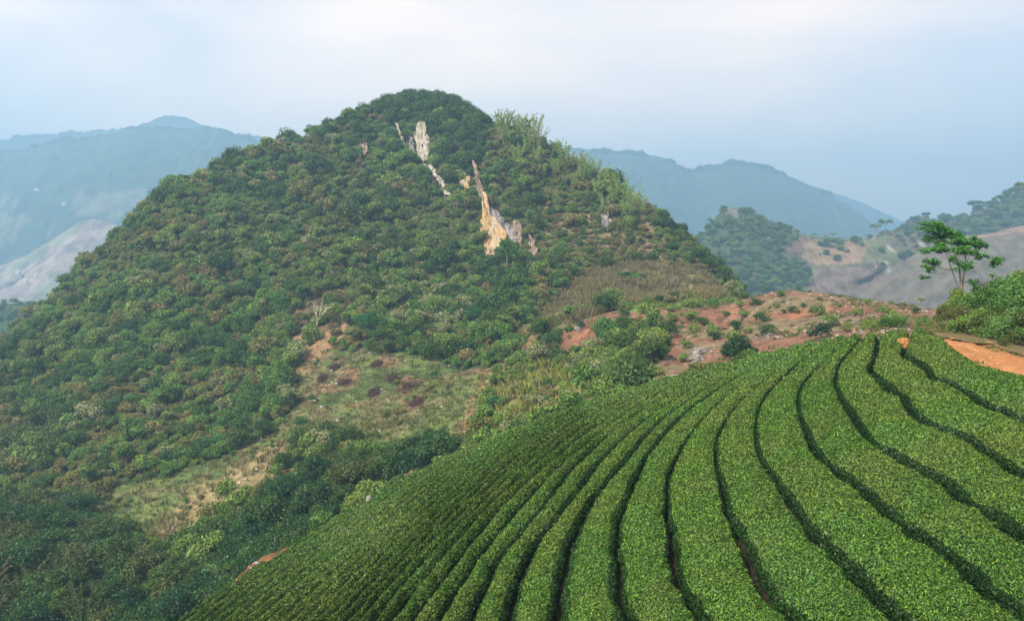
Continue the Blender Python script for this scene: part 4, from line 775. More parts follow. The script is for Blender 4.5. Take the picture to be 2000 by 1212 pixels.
x, y = jgrid(0, 60, 66, 150, 1.3, vrng); z = tz(x, y); px, py = proj(np.stack([x, y, z], -1)); k = (inpoly(px, py, [(930,900),(940,780),(1010,700),(1060,690),(1110,720),(1150,660),(1240,655),(1300,670),(1300,700),(1262,720),(1235,760),(1200,800)]) & (vrng.random(len(x)) < .62)) | (inpoly(px, py, R_band) & (vrng.random(len(x)) < .4)) | (inpoly(px, py, [(1030,640),(1180,600),(1100,640),(1085,700),(1000,760),(960,790)]) & (vrng.random(len(x)) < .22)); x, y, z = x[k], y[k], z[k]
gu = (np.stack([x, y, z - .3], -1), len(x))
scatter('gully_undergrowth', np.stack([x, y, z - .3], -1), np.array([12, 13, 14, 0, 9, 10, 18, 15])[vrng.integers(0, 8, len(x))], vrng.uniform(0, 6.28, len(x)), vrng.uniform(.22, .5, len(x)), meshes, 'mixed low scrub filling the green gully')
x, y = jgrid(0, 80, 66, 150, 1.1, vrng); z = tz(x, y); px, py = proj(np.stack([x, y, z], -1)); k = inpoly(px, py, R_red) & (fbm(x / 7, y / 7, 3, 98) > -.25) & (vrng.random(len(x)) < .1); x, y, z = x[k], y[k], z[k]
scatter('slope_weeds', np.stack([x, y, z - .1], -1), np.array([12, 13, 15, 9, 10, 16])[vrng.integers(0, 6, len(x))], vrng.uniform(0, 6.28, len(x)), vrng.uniform(.08, .24, len(x)), meshes, 'weeds and dead stalks over the red stony slope')
x, y = jgrid(-70, 40, 80, 170, 1.4, vrng); z = tz(x, y); px, py = proj(np.stack([x, y, z], -1)); k = inpoly(px, py, R_field) & (fbm(x / 6, y / 6, 3, 99) > .1) & (vrng.random(len(x)) < .4); x, y, z = x[k], y[k], z[k]
scatter('meadow_weeds', np.stack([x, y, z - .1], -1), np.array([12, 13, 15, 9, 10, 0])[vrng.integers(0, 6, len(x))], vrng.uniform(0, 6.28, len(x)), vrng.uniform(.1, .3, len(x)), meshes, 'low weeds scattered over the grassy clearing')
# palm-like plant
def palm(seed, nf=12, L=2.6):
    rng = np.random.default_rng(seed); A = Acc(); PP, NN, TT, LL = [], [], [], []
    for i in range(nf):
        az = i * 2.4; up_ = rng.uniform(0.5, 1.3); ts = np.linspace(0, 1, 8); pts = np.stack([np.cos(az) * ts * L * 0.8, np.sin(az) * ts * L * 0.8, ts * L * up_ - ts ** 2 * L * 0.75], -1) + [0, 0, 0.8]
        V, Q = tube(pts, 0.04 * (1 - ts * .7), 4); A.add(V, Q, 0)
        for t in np.linspace(0.2, 1, 20):
            c = np.array([np.interp(t, ts, pts[:, k]) for k in range(3)]); sd = np.array([-np.sin(az), np.cos(az), 0])
            for s in (-1, 1): ll = 0.75 * (1.1 - t * .6); d = unit(sd * s + np.array([np.cos(az), np.sin(az), 0]) * .5 + np.array([0, 0, -.3])); PP.append(c + d * ll / 2); NN.append(unit(np.array([0, 0, 1.0]) + sd * s * .3)); TT.append(d); LL.append(ll)
    V, Q = leaves(np.array(PP), np.array(NN), np.array(TT), np.array(LL), 0.09); V2, Q2 = tube([[0, 0, -.5], [0, 0, .9]], [.14, .1], 6); A.add(V2, Q2, 0)
    return A.build('palm_stem', [M_culm]), mesh('palm_fronds', V, Q, [M_vivid])
pm = palm(31); bush('palm', pm, at(428, 1150, 70) + np.array([0, 0, 0.5]), 0.75, 'fan of green palm fronds in the valley thicket left of the tea field', 'palm', parts=('trunk', 'fronds'))

# ---------------------------------------------------------------- right-hand bushes and young tree beside the path
RB = [bush_meshes('path_bush', 640 + i, 1.5, 1.25, 16, 0.5, 420, 0.11, [M_near, M_nearol, M_green][i], z0=1.3, stems=10) for i in range(3)]
RB[0][1].materials[0] = M_green
def tpt(px, py, D): return P(px, py, D)
for px, py, D, s, k, lb in [(1905,668,44,1.0,0,'leafy bush at the left front of the thicket by the orange path'),(1945,668,43,1.0,1,'olive bush in the middle front of the thicket by the orange path'),(1990,680,41,1.1,0,'tall dark leafy bush behind the orange path at the right border'),(2040,690,40,1.2,1,'olive bush just leaving the picture at the right'),
        (1870,650,46,.9,1,'low bush under the young tree on its left'),(1925,640,48,1.25,0,'dense bush right behind the young tree'),(1965,625,49,1.35,2,'high green bush topping the thicket by the path'),(2010,630,48,1.5,0,'highest dark bush of the thicket at the right border'),(1880,618,50,.95,0,'dark rounded bush left of the young tree trunk'),
        (1855,632,49,.7,1,'small yellowish bush at the left end of the thicket'),(1990,600,52,1.3,2,'green bush at the back of the thicket near the right border'),(1940,600,52,1.0,1,'olive bush at the back of the thicket'),(1960,668,38,.28,1,'small tuft of a bush on the orange path'),(1730,640,60,.55,2,'light green bush behind the tea crest left of the earth mound'),(1755,642,60,.6,2,'light green bush directly behind the earth mound'),
        (1700,645,62,.55,0,'grey green bush peeping over the tea crest'),(1805,634,52,.38,0,'flat dark shrub at the start of the orange path')]:
    q = tpt(px, py, D); q[2] -= 0.35; bush('path_bush', RB[k], q, s * .9, lb, 'bush', rz=px * .1)
# young open-crowned tree
yrng = np.random.default_rng(9); base = tpt(1879, 640, 50); sc_ = 50 / F; A = Acc()
def yp(px, py, dy): return np.array([(px - 1879) * sc_, dy, (640 - py) * sc_])
B0, B1, B2 = yp(1879, 660, 0), yp(1880, 580, 0), yp(1879, 560, 0)
arms = [[B0, B1, yp(1876,530,.1), yp(1872,505,.2), yp(1865,480,.4), yp(1868,455,.5)], [B1, yp(1862,545,-.2), yp(1848,515,-.4), yp(1838,495,-.6), yp(1825,480,-.6)], [yp(1881,572,0), yp(1884,548,.2), yp(1893,522,.4), yp(1895,495,.5), yp(1896,478,.5)],
        [yp(1893,522,.4), yp(1905,505,.8), yp(1916,488,1.0)], [yp(1893,522,.4), yp(1915,519,.1), yp(1932,512,-.2)], [yp(1893,522,.4), yp(1880,503,-.3), yp(1870,490,-.5)], [yp(1856,528,-.3), yp(1840,522,.2), yp(1818,513,.4)], [yp(1856,528,-.3), yp(1840,527,-.6), yp(1810,522,-.9)], [yp(1862,500,.3), yp(1850,480,.5), yp(1842,460,.6), yp(1838,447,.7)],
        [yp(1873,505,.2), yp(1885,490,.9), yp(1893,478,1.2)], [yp(1890,530,.3), yp(1905,530,-.5), yp(1918,537,-.8)], [yp(1852,522,-.3), yp(1832,535,-.2), yp(1815,532,.1)], [yp(1884,550,.2), yp(1893,552,-.4)]]
for i, a_ in enumerate(arms):
    n = len(a_); r0 = [0.075, 0.045, 0.055][i] if i < 3 else 0.022; V, Q = tube(a_, np.linspace(r0, r0 * 0.4, n), 6); A.add(V, Q, 0)
CLM = [(1822,442,24,9,.2),(1838,448,18,10,.5),(1810,488,22,8,-.4),(1835,482,20,9,-.2),(1805,510,17,9,-.6),(1800,525,11,8,-.5),(1806,541,9,5,0),(1856,462,20,12,.6),(1868,455,17,11,.4),(1875,470,16,8,.2),(1830,465,14,7,.5),(1840,480,10,8,.3),(1893,462,13,9,.6),(1905,470,19,11,.7),(1920,475,18,10,.9),(1932,470,13,11,.9),(1936,480,9,9,.7),(1890,488,17,8,.2),(1903,492,17,7,.5),
       (1866,490,13,8,-.3),(1852,505,9,6,-.4),(1866,520,15,9,-.4),(1879,518,8,8,-.5),(1940,510,13,8,-.2),(1925,500,12,8,.3),(1938,518,8,6,-.1),(1895,552,9,7,-.3),(1917,537,6,3,-.8),(1862,472,10,6,.9),(1877,487,10,6,-.2)]
PP, TT = [], []
for cx_, cy_, rx, ry, dy in CLM:
    n = int(rx * ry * 2.7); ns_ = 9; sp = sph(yrng, ns_); si = yrng.integers(0, ns_, n); d = unit(sp[si] + sph(yrng, n) * .38); c = yp(cx_, cy_, dy * 1.4); PP.append(c + d * np.array([rx, (rx + ry) * .5, ry]) * 1.15 * sc_ * yrng.uniform(0.1, 1.15, (n, 1)) ** .8); TT.append(d * np.array([1, 1, .3]) + np.array([0, 0, -.45]))
PP = np.concatenate(PP); V, Q = leaves(PP, unit(sph(yrng, len(PP)) * .6 + [0, 0, .9]), np.concatenate(TT), yrng.uniform(.14, .34, len(PP)), 0.065)
M_young = leafmat('leaf_young', [(0.075, 0.23, 0.045), (0.085, 0.25, 0.05)], isl=(0.5, 1.5), transl=0.4)
r_ = empty('young_tree', base); put('trunk', A.build('young_trunk', [M_palebark if False else M_bark], True), r_); put('crown', mesh('young_crown', V, Q, [M_young]), r_); tag(r_, 'young tree with spreading bare forks and feathery bright green leaf sprays above the path', 'tree')

# ---------------------------------------------------------------- stones, brush, planks
STN = [rock_mesh('stone', rr, 0.3, M_rock, 2) for _ in range(4)]
srng = np.random.default_rng(8)
pts = [(650,745),(655,750),(645,752),(640,755),(658,742),(660,738),(672,730),(680,728),(648,762),(635,768),(620,778),(615,782),(668,752),(745,765),(748,760),(758,782),(760,786),(742,762),(815,742),(690,780),(695,785),(628,800),(630,795),(575,850),(580,845),(572,856),(568,862),(562,868),(565,875),(548,880),(540,893),(530,905),(520,912),(510,920),(505,918),(498,925),
       (560,900),(555,895),(515,930),(535,915),(470,945),(440,930),(545,905),(350,975),(335,1030),(338,1034),(345,1010),(308,1062),(312,1065),(330,1068),(345,1066),(362,1068),(380,1040),(400,1045),(415,1010),(720,688),(650,725),(915,690),(870,705),(935,735),(952,745),(950,760),(895,820),(910,815),(930,810),(925,785),(865,795),(850,740),(820,720),(905,712),(790,705),(760,700),
       (880,715),(840,755),(690,705),(705,720),(725,735),(775,730),(850,785),(780,820),(700,830),(740,840),(660,820),(600,830),(680,850),(610,870),(590,900),(500,960),(450,975),(420,985),(390,1000),(360,1020),(430,1010),(460,960),(480,935),(940,780),(960,735),(945,800)]
for i, (px, py) in enumerate(pts):
    px += srng.uniform(-3, 3); py += srng.uniform(-3, 3); o = put('stone', STN[i % 4], loc=at(px, py) + np.array([0, 0, .05])); s = srng.uniform(.35, .85) * (1.4 if i < 3 or i in (13, 14, 44) else 1); o.scale = (s,) * 3; o.rotation_euler = (0, 0, srng.uniform(0, 6.28)); tag(o, 'small pale limestone stone scattered on the grassy clearing', 'stone', 'stones on the clearing')
for px, py, s, lb, m in [(1370,722,2.2,'bright white boulder just behind the tea crest',M_rock),(1365,690,2.4,'grey jagged rock on the red slope above the white boulder',M_grey),(1362,703,2.0,'grey rock below the jagged one on the red slope',M_grey),(1285,690,3.0,'weathered grey outcrop at the right end of the vine covered bushes',M_grey),(1272,705,2.4,'pinkish grey rock under the vine covered bushes',M_grey),
        (1265,645,2.2,'flat dark rock above the gully bushes',M_grey),(1130,642,1.6,'small grey rock at the left edge of the red slope',M_grey),(1305,700,1.6,'pale rock beside the orange gully track',M_grey),(1500,655,1.7,'grey rock half hidden by a shrub on the red slope',M_grey),(1608,648,1.4,'grey stone by the large shrub on the red slope',M_grey),(1520,660,1.2,'low grey stone on the rubble of the red slope',M_grey),
        (1190,690,2.0,'pinkish rock face showing through the gully bushes',M_grey)]:
    o = put('boulder', rock_mesh('boulder', rr, 0.42, m, 3, 0.45, 0.9), loc=at(px, py)); o.scale = (s, s, s * .8); tag(o, lb, 'rock')
q = tea_pt(np.array(720.), np.array(982.)) + np.array([-.1, 1.0, -.1])
A_ = rock_mesh('tall_boulder', rr, 0.27, M_grey, 3, 0.5, 1.9); o = put('boulder', A_, loc=q); tag(o, 'upright pale grey boulder on the valley edge of the tea field', 'rock')
q = tea_pt(np.array(676.), np.array(1004.)) + np.array([-.2, 1.2, -.6]); o = put('boulder', rock_mesh('edge_stone', rr, 0.3, M_rock, 2), loc=q); tag(o, 'small white stone on the field edge below the upright boulder', 'rock')
# red bank with white stones below the field
bank = []
for i_, (px, py) in enumerate([(455,1146),(480,1122),(505,1103),(530,1090),(555,1076),(580,1060)]):
    q = tea_pt(np.array(float(px)), np.array(py + 6.)); bank.append([q + np.array([0, 0, -HH]), q + np.array([-.5, .8, -.35 + .45 * math.sin(i_ * .63)]), q + np.array([-.9, 1.6, -.7]), q + np.array([-2.5, 3, -3.5])])
M_bank = solid('red_bank', [(0.09, 0.045, 0.022), (0.2, 0.085, 0.035)], 1.5, bump=.6, bdist=.15)
patch('earth_bank', bank, M_bank, lift=0.0, nz=.15)
for px, py, s in [(520,1093,1.0),(510,1100,1.3),(498,1106,.9),(528,1087,.8),(500,1108,.6)]:
    q = tea_pt(np.array(float(px)), np.array(py + 6.)) + np.array([-.5, .8, -.1]); o = put('stone', STN[1], loc=q); o.scale = (s * 1.2, s * .7, s * .6); tag(o, 'white stone lying on the red earth bank beside the tea field', 'stone', 'stones on the red bank')
for px, py in [(1900,684),(1925,700),(1948,702),(1960,716),(1985,712),(1990,722),(1890,672),(1975,728),(1935,690),(1962,692)]:
    o = put('stone', STN[2], loc=tg(px, py) + np.array([0, 0, .38])); o.scale = (.13,) * 3; tag(o, 'tiny pale stone lying on the orange dirt path', 'stone', 'stones on the dirt path')
def brush_pile(px, py, w, h, lb):
    rng = np.random.default_rng(int(px)); A = Acc(); n = 160
    for i in range(n):
        c = np.array([rng.normal(0, w * .3), rng.normal(0, h * .38), abs(rng.normal(0, .12)) + .05]); d = unit(sph(rng, 1)[0] * np.array([1, 1, .35])) * rng.uniform(.3, .9); V, Q = tube([c - d, c + d * .1 + [0, 0, .08], c + d], [.04, .035, .015], 3); A.add(V, Q, 0)
    b = at(px, py); A2 = np.concatenate(A.V); A2[:, 2] += tz(A2[:, 0] + b[0], A2[:, 1] + b[1]) - b[2]; o = put('brush_pile', mesh('brush_pile', A2, np.concatenate(A.Q), [M_burnt]), loc=b); tag(o, lb, 'brush pile')
for px, py, w, h, lb in [(655,718,1.6,1.2,'dark burnt brush heap highest left on the meadow'),(630,740,1.1,1.2,'small burnt brush heap by the white stones'),(672,748,1.8,1.2,'reddish burnt brush right of the small heap'),(735,712,1.5,1.0,'dark brush heap alone at the top of the meadow'),(770,740,2.8,1.4,'wide dark red brush heap in the middle of the meadow'),
        (800,756,3.2,1.8,'largest burnt brush heap on the meadow'),(812,788,2.2,2.6,'dark red burnt brush lowest right on the meadow'),(730,767,1.5,1.6,'narrow slanting brush heap left of the largest one')]: brush_pile(px, py, w, h, lb)
A = Acc(); prng = np.random.default_rng(2)
for i in range(5):
    a_ = prng.uniform(-.3, .3); c = np.array([prng.uniform(-.3, .3), prng.uniform(-.4, .4), .05 + i * .06]); d = np.array([math.cos(a_), math.sin(a_), 0]) * prng.uniform(.8, 1.3); V, Q = tube([c - d, c + d], [.09, .08], 4); V[:, 2] = c[2] + (V[:, 2] - c[2]) * .4; A.add(V, Q)
o = put('plank_pile', A.build('plank_pile', [M_wood]), loc=at(1320, 738) + np.array([0, 0, .1])); tag(o, 'small heap of weathered planks behind the tea crest', 'plank pile')

# ---------------------------------------------------------------- background mountains
def ridge(name, outline, D, base, run=1.35, bump=3.0, du=3.0, colf=None, m=M_far, spur=50, seed=1, nv=46, dfun=None, rough=1.0):
    o_ = np.array(outline, float); u = np.arange(o_[0, 0], o_[-1, 0] + .1, du); yy = np.interp(u, o_[:, 0], o_[:, 1]); k = np.ones(5) / 5; yp_ = np.convolve(np.pad(yy, 2, 'edge'), k, 'valid')
    Dd = np.full(len(u), float(D)) if dfun is None else dfun(u); cr = P(u, yp_, Dd); cr[:, 2] += bump * np.abs(fbm(cr[:, 0] / (bump * 4), 0 * u, 4, seed)) + bump * .8 * np.clip(fbm(cr[:, 0] / (bump * 1.6), 0 * u, 2, seed + 5), 0, 1)
    vs = np.concatenate([[-0.35, -0.12, -0.03], np.linspace(0, 1, nv) ** 1.25]); V = []
    for v in vs:
        h = cr[:, 2] - base; q = cr.copy(); s_ = abs(v)
        if v >= 0: dz = h * (0.85 * s_ + 0.15 * s_ ** 2); q[:, 1] -= h * run * s_; q[:, 0] = cr[:, 0] * (q[:, 1] / cr[:, 1]) ** .3
        else: dz = h * s_ * .9; q[:, 1] += h * run * s_
        q[:, 2] = cr[:, 2] - dz
        am = min(1, s_ * 5); q[:, 1] += spur * am * fbm(cr[:, 0] / (spur * 3.2) + v * 2.2, v * 3.1 + 0 * u, 4, seed + 9); q[:, 2] += spur * .22 * am * rough * fbm(cr[:, 0] / (spur * .9) + v * 3.3, q[:, 1] / (spur * .9), 4, seed + 13) * (1 - s_ * .4)
        V.append(q)
    V = np.array(V); q = V.reshape(-1, 3); c = np.tile((0.03, 0.05, 0.02), (len(q), 1)) if colf is None else colf(q)
    tag(put(name, mesh(name, q, gridq(*V.shape[:2])[:, ::-1], [m], smooth=True, col=c)), kind='structure'); return V
def far_col(q):
    c = np.tile((0.028, 0.05, 0.022), (len(q), 1)); px, py = proj(q); m = (fbm(q[:, 0] / 90, q[:, 2] / 60, 4, 3) > .1) & (py > 370) & (px < 420); c[m] = (0.1, 0.1, 0.06); return c
VDM = ridge('distant_mountain', [(-700,330),(-300,300),(150,262),(280,249),(300,238),(330,231),(362,234),(400,247),(450,262),(500,267),(530,274),(555,281),(620,310),(800,350)], 2400, -120, seed=4, bump=7)
VL = ridge('left_mountain', [(-900,400),(-400,330),(-100,285),(0,292),(45,296),(60,291),(95,284),(120,274),(150,277),(200,267),(245,255),(290,248),(340,252),(400,250),(440,254),(470,268),(510,283),(560,300),(640,330),(760,380)], 1850, -120, seed=11, colf=far_col, bump=6)
def brown_col(q):
    c = np.tile((0.2, 0.16, 0.14), (len(q), 1)); px, py = proj(q); m = fbm(q[:, 0] / 60, q[:, 2] / 40, 4, 5) > 0.05; c[m] = (0.14, 0.15, 0.1); return c
VB_ = ridge('brown_hill', [(-700,600),(-300,560),(-60,533),(0,520),(50,500),(100,470),(150,437),(180,428),(215,436),(260,455),(330,480),(420,520)], 1200, -120, seed=21, colf=brown_col, bump=2, spur=40)
VRM = ridge('right_mountain', [(950,330),(1050,300),(1150,294),(1200,299),(1260,304),(1310,318),(1338,336),(1370,334),(1425,321),(1480,325),(1540,346),(1600,375),(1650,400),(1690,428),(1720,452),(1800,500)], 2050, -120, seed=31, bump=7)
ridge('farthest_mountain', [(1300,330),(1500,330),(1600,368),(1680,395),(1760,432),(1900,470),(2200,440),(2800,400)], 3200, -120, seed=37, bump=6)
V = ridge('low_wooded_ridge', [(-700,640),(-300,600),(-60,590),(0,600),(50,606),(100,592),(130,586),(180,590),(260,610),(400,640)], 470, -110, seed=41, bump=1.5, spur=14, m=M_mid, colf=None)
prev_pts = [V[3:20].reshape(-1, 3)]
KN = [(1250,560),(1330,500),(1365,468),(1382,445),(1402,420),(1418,408),(1440,406),(1460,412),(1480,424),(1505,434),(1540,450),(1560,458),(1600,463),(1650,467),(1700,464),(1722,458),(1750,452),(1790,458),(1830,466),(1880,470),(1960,480),(2100,500),(2400,520)]
F_forest = [(1300,600),(1350,460),(1430,380),(1560,455),(1550,480),(1520,500),(1560,520),(1600,545),(1560,600)]
def kn_col(q):
    px, py = proj(q); jx = px + 6 * fbm(q[:, 0] / 9, q[:, 2] / 9, 3, 2); jy = py + 6 * fbm(q[:, 0] / 9, q[:, 2] / 9, 3, 6)
    c = np.tile((0.07, 0.066, 0.045), (len(q), 1)); c[fbm(q[:, 0] / 22, q[:, 2] / 22, 4, 8) > .05] = (0.08, 0.095, 0.045)
    for poly, cc in ((F_forest, (0.035, 0.055, 0.022)), ([(1530,490),(1560,465),(1580,462),(1575,480),(1545,495)], (0.12, 0.075, 0.055)), ([(1575,560),(1600,520),(1650,520),(1720,530),(1730,540),(1715,590),(1600,590),(1570,580)], (0.11, 0.085, 0.07)),
                     ([(1600,518),(1680,515),(1700,480),(1640,470),(1580,470),(1560,500)], (0.16, 0.115, 0.07)), ([(1830,600),(1760,560),(1800,500),(1840,470),(2000,450),(2000,600)], (0.13, 0.11, 0.085)), ([(1412,398),(1440,398),(1450,418),(1430,432),(1417,425)], (0.1, 0.095, 0.085))): c[inpoly(jx, jy, poly)] = cc
    m = (fbm(q[:, 0] / 6, q[:, 2] / 14, 4, 12) > .3) & (px > 1700) & (px < 1830) & (py < 560); c[m] = (0.17, 0.16, 0.14); return c
VK = ridge('knoll_and_saddle', KN, 600, -105, seed=51, bump=1.2, spur=22, m=M_mid, colf=kn_col, du=1.6, nv=110, run=1.2, rough=.6)
RH = [(1600,540),(1700,480),(1745,448),(1775,436),(1800,431),(1830,430),(1855,434),(1880,428),(1905,418),(1935,402),(1960,390),(2000,366),(2100,320),(2300,270),(2500,250)]
def rh_col(q):
    px, py = proj(q); c = np.tile((0.035, 0.055, 0.022), (len(q), 1)); return c
VR = ridge('right_wooded_hill', RH, 700, -105, seed=61, bump=1.5, spur=24, m=M_mid, colf=rh_col, du=2.2, nv=80, rough=.6)
def bh_col(q):
    c = np.tile((0.09, 0.075, 0.055), (len(q), 1)); n = fbm(q[:, 0] / 20, q[:, 2] / 16, 4, 18); c[n > .1] = (0.085, 0.075, 0.055); px, py = proj(q)
    c[py < np.interp(px, [1840, 1930, 2000, 2100], [474, 462, 452, 440])] = (0.14, 0.1, 0.08); return c
ridge('bare_slope', [(1250,760),(1500,660),(1640,600),(1700,562),(1780,500),(1840,468),(1880,462),(1930,457),(1965,448),(2000,440),(2100,410),(2400,370)], 540, -105, seed=71, bump=.5, spur=16, m=M_mid, colf=bh_col, du=2.2, nv=80, rough=.5)
# valley floor to the horizon
n = 60; fx_ = np.linspace(-1, 1, n); sx_ = np.sign(fx_) * np.abs(fx_) ** 1.5 * 4050; sy_ = np.linspace(0, 1, n) ** 1.6 * 3780 - 230; a_, b_ = np.meshgrid(sx_, sy_, indexing='ij'); zf = -120 + 5 * fbm(a_ / 300, b_ / 300, 3, 1); zf = np.where((b_ < 380) & (np.abs(a_) < 300), -110, zf)
tag(put('valley_floor', mesh('valley_floor', np.stack([a_, b_, zf], -1).reshape(-1, 3), gridq(n, n)[:, ::-1], [M_far], smooth=True, col=np.tile((0.07, 0.09, 0.04), (n * n, 1)))), kind='structure')
# forest on the mid-distance hills
def scatter_on(name, V, spacing, mask, lab, prob, smin=.8, smax=1.5, seed=1, vmax=60):
    rng = np.random.default_rng(seed); W_ = V[2:vmax]; A = W_[:-1, :-1]; B = W_[1:, :-1]; C_ = W_[1:, 1:]; D_ = W_[:-1, 1:]; ar = np.linalg.norm(np.cross(B - A, D_ - A), axis=-1)
    cnt = rng.poisson(ar / spacing ** 2); idx = np.repeat(np.arange(cnt.size), cnt.ravel()); u = rng.random((len(idx), 1)); v = rng.random((len(idx), 1)); f = lambda q: q.reshape(-1, 3)[idx]
    p = (f(A) * (1 - u) + f(B) * u) * (1 - v) + (f(D_) * (1 - u) + f(C_) * u) * v; px, py = proj(p); k = (px > -60) & (px < 2080) & mask(px, py, p); p = p[k]
    kid = rng.choice(7, len(p), p=prob); vi = kid * 3 + rng.integers(0, 3, len(p)); scatter(name, p - [0, 0, .4], vi, rng.uniform(0, 6.28, len(p)), rng.uniform(smin, smax, len(p)), meshes, lab); print(name, len(p))
PRB = [.3, .3, .1, .1, .15, .02, .03]
scatter_on('ridge_forest', V, 5.0, lambda a, b, p: (a < 330) & (b < 720), 'hazy forest on the low ridge beyond the left flank', PRB, .8, 1.5, 2, 30)
def f1(a, b, p):
    jx = a + 5 * fbm(p[:, 0] / 9, p[:, 2] / 9, 3, 2); jy = b + 5 * fbm(p[:, 0] / 9, p[:, 2] / 9, 3, 6); r = np.random.default_rng(4).random(len(a)); red = inpoly(jx, jy, [(1575,565),(1600,515),(1650,518),(1720,528),(1735,540),(1715,600),(1600,600)]) | inpoly(jx, jy, [(1525,500),(1560,462),(1590,462),(1575,485)]) | inpoly(a, b, [(1418,402),(1436,402),(1444,416),(1430,426),(1420,420)])
    return (b < 610) & ~red & (inpoly(jx, jy, F_forest) | (r < np.where(fbm(p[:, 0] / 30, p[:, 2] / 30, 3, 8) > .1, .28, .03) * (a < 1860)))
scatter_on('knoll_forest', VK, 4.0, f1, 'hazy forest on the small rocky knoll and its saddle', PRB, .6, 1.25, 3, 112)
scatter_on('right_hill_forest', VR, 5.0, lambda a, b, p: (b < 480), 'hazy forest on the hill at the right border', PRB, .8, 1.6, 4, 60)
for nm_, V_, s_, lb_ in (('left_mountain_trees', VL, 1.9, 'hazy treeline of the big left mountain'), ('right_mountain_trees', VRM, 2.1, 'hazy treeline of the big right mountain'), ('distant_peak_trees', VDM, 2.3, 'hazy treeline of the farthest left peak')):
    c_ = V_[2:6]; g_ = np.random.default_rng(6); n_ = 2600; iu = g_.uniform(0, c_.shape[1] - 1.01, n_); iv = g_.uniform(0, 2.9, n_); a0 = iu.astype(int); b0 = iv.astype(int); fu = (iu - a0)[:, None]; p = c_[b0, a0] * (1 - fu) + c_[b0, a0 + 1] * fu
    px, py = proj(p); k = (px > -60) & (px < 2060); p = p[k]; cn = np.clip(fbm(p[:, 0] / 40, 0 * p[:, 0], 3, 7) + .6, .3, 1.3); scatter(nm_, p - [0, 0, 2], g_.integers(0, 6, len(p)), g_.uniform(0, 6.28, len(p)), s_ * cn * g_.uniform(.6, 1.2, len(p)), meshes, lb_)
# little trees on the saddle skyline
for px, py, s, lb in [(1592,464,.7,'first small tree from the left on the saddle skyline'),(1612,466,.6,'second small tree from the left on the saddle skyline'),(1626,468,.95,'widest little umbrella tree on the saddle skyline'),(1638,468,.4,'tiny tree right of the widest one on the saddle skyline'),(1650,468,.5,'thin little tree midway along the saddle skyline'),(1583,463,.5,'tree at the left end of the saddle skyline row'),
        (1694,464,.5,'low bush left of the tall pair on the saddle skyline'),(1712,462,1.7,'bushy larger tree near the right end of the saddle'),(1729,458,2.0,'tall thin tree highest on the saddle skyline'),(1570,461,.4,'smallest tree by the knoll slope')]:
    q = P(px, py, 596); r_ = empty('skyline_tree', q - np.array([0, 0, 0.8]), px, s * 1.05); put('trunk', tm2, r_); put('crown', cm2, r_); tag(r_, lb, 'tree')
for px, py, s, lb in [(1903,420,2.3,'rounded tree standing above the skyline of the right hill'),(1783,438,1.3,'broken-crowned tree at the left end of the right hill'),(1808,434,1.6,'wide tree on the skyline of the right hill near its left end'),(1850,436,1.2,'flat-topped tree midway on the right hill skyline'),(1955,396,1.2,'sparse tree on the rising skyline near the right border')]:
    q = P(px, py, 696); r_ = empty('skyline_tree', q - np.array([0, 0, 0.8]), px, s * 1.05); put('trunk', tm, r_); put('crown', cm, r_); tag(r_, lb, 'tree')
q = P(1996, 372, 300); r_ = empty('skyline_tree', q - np.array([0, 0, 2.0]), .5, .9); put('trunk', tm2, r_); put('crown', mesh('yellow_crown', np.array([v.co for v in cm2.vertices]), np.arange(len(cm2.vertices)).reshape(-1, 4), [M_yel]), r_); tag(r_, 'yellow green tree top at the right border on the skyline', 'tree')
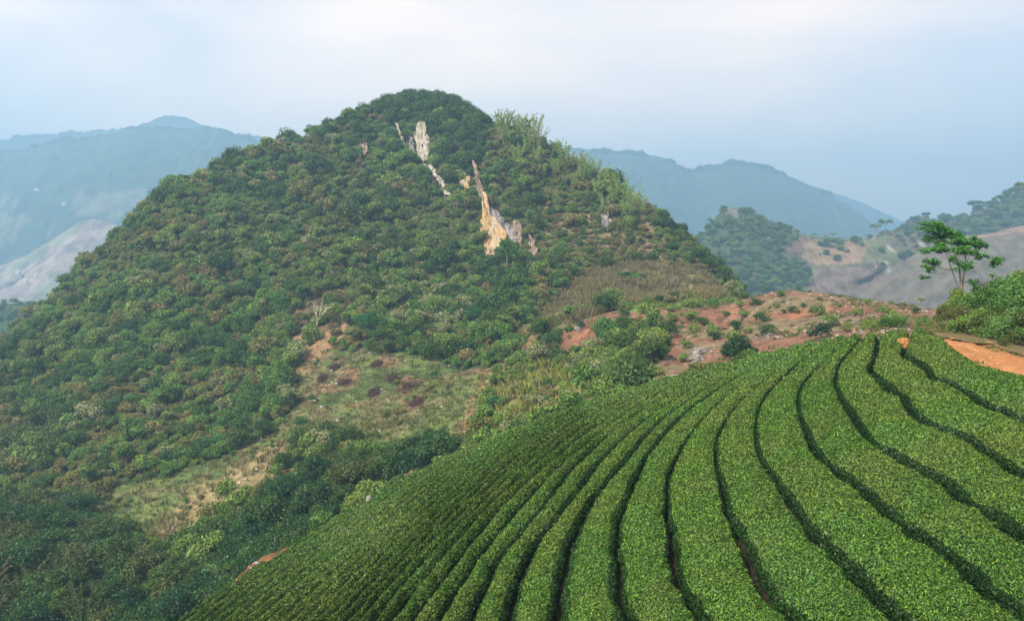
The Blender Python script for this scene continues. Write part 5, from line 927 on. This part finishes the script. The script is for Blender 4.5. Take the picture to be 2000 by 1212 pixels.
# farm sheds far away
def shed(px, py, VV, w, lb):
    q_ = VV[3:].reshape(-1, 3); ax, ay = proj(q_); h = w * .42; q = q_[np.argmin((ax - px) ** 2 + (ay - py) ** 2)] + np.array([0, -6, h]); r_ = empty('farm_shed', q); a = Acc(); X, Y, Z = w / 2, w * .3, h
    V = [[-X, -Y, -h], [X, -Y, -h], [X, Y, -h], [-X, Y, -h], [-X, -Y, Z], [X, -Y, Z], [X, Y, Z], [-X, Y, Z]]; a.add(V, [[0, 1, 5, 4], [1, 2, 6, 5], [2, 3, 7, 6], [3, 0, 4, 7]]); put('wall', a.build('shed_wall', [M_wall]), r_)
    a = Acc(); e = w * .06; a.add([[-X - e, -Y - e, Z - .2], [X + e, -Y - e, Z - .2], [X + e, 0, Z + h * .5], [-X - e, 0, Z + h * .5], [-X - e, Y + e, Z - .2], [X + e, Y + e, Z - .2]], [[0, 1, 2, 3], [3, 2, 5, 4]]); a.add([[-X, -Y, Z], [-X, Y, Z], [-X, 0, Z + h * .45], [-X, 0, Z + h * .45]], [[0, 1, 2, 3]]); a.add([[X, -Y, Z], [X, Y, Z], [X, 0, Z + h * .45], [X, 0, Z + h * .45]], [[0, 1, 2, 3]])
    put('roof', a.build('shed_roof', [M_roof]), r_); a = Acc(); a.add([[-w * .08, -Y - .05, -h], [w * .08, -Y - .05, -h], [w * .08, -Y - .05, Z * .5], [-w * .08, -Y - .05, Z * .5]], [[0, 1, 2, 3]]); put('door', a.build('shed_door', [M_glass]), r_); tag(r_, lb, 'shed')
for a in [(71,371,VL,5,'white farm shed left of the pair high on the hazy left mountain'),(78,372,VL,5,'white farm shed right of the pair high on the hazy left mountain'),(128,399,VL,7,'lone pale shed on the hazy left mountain right below the pair'),(40,535,VB_,6,'pale shed upper left on the bare brown hill'),(75,542,VB_,4,'small pale shed right of the other on the bare brown hill'),(58,553,VB_,5,'dim shed lowest on the bare brown hill')]: shed(*a)

# ---------------------------------------------------------------- haze: one closed box round everything, sky outside
hm, N, L = mat('haze'); pv = N.new('ShaderNodeVolumePrincipled'); pv.inputs['Color'].default_value = HAZE_COLOR; pv.inputs['Density'].default_value = HAZE_DENSITY; pv.inputs['Anisotropy'].default_value = 0.25
o_ = N.new('ShaderNodeOutputMaterial'); L.new(pv.outputs[0], o_.inputs['Volume'])
X0, X1, Y0, Y1, Z0, Z1 = -4100, 4100, -250, 3600, -140, 470
V = [[x, y, z] for x in (X0, X1) for y in (Y0, Y1) for z in (Z0, Z1)]
o = put('haze', mesh('haze', V, [[0, 1, 3, 2], [4, 6, 7, 5], [0, 4, 5, 1], [2, 3, 7, 6], [0, 2, 6, 4], [1, 5, 7, 3]], [hm])); tag(o, kind='stuff')
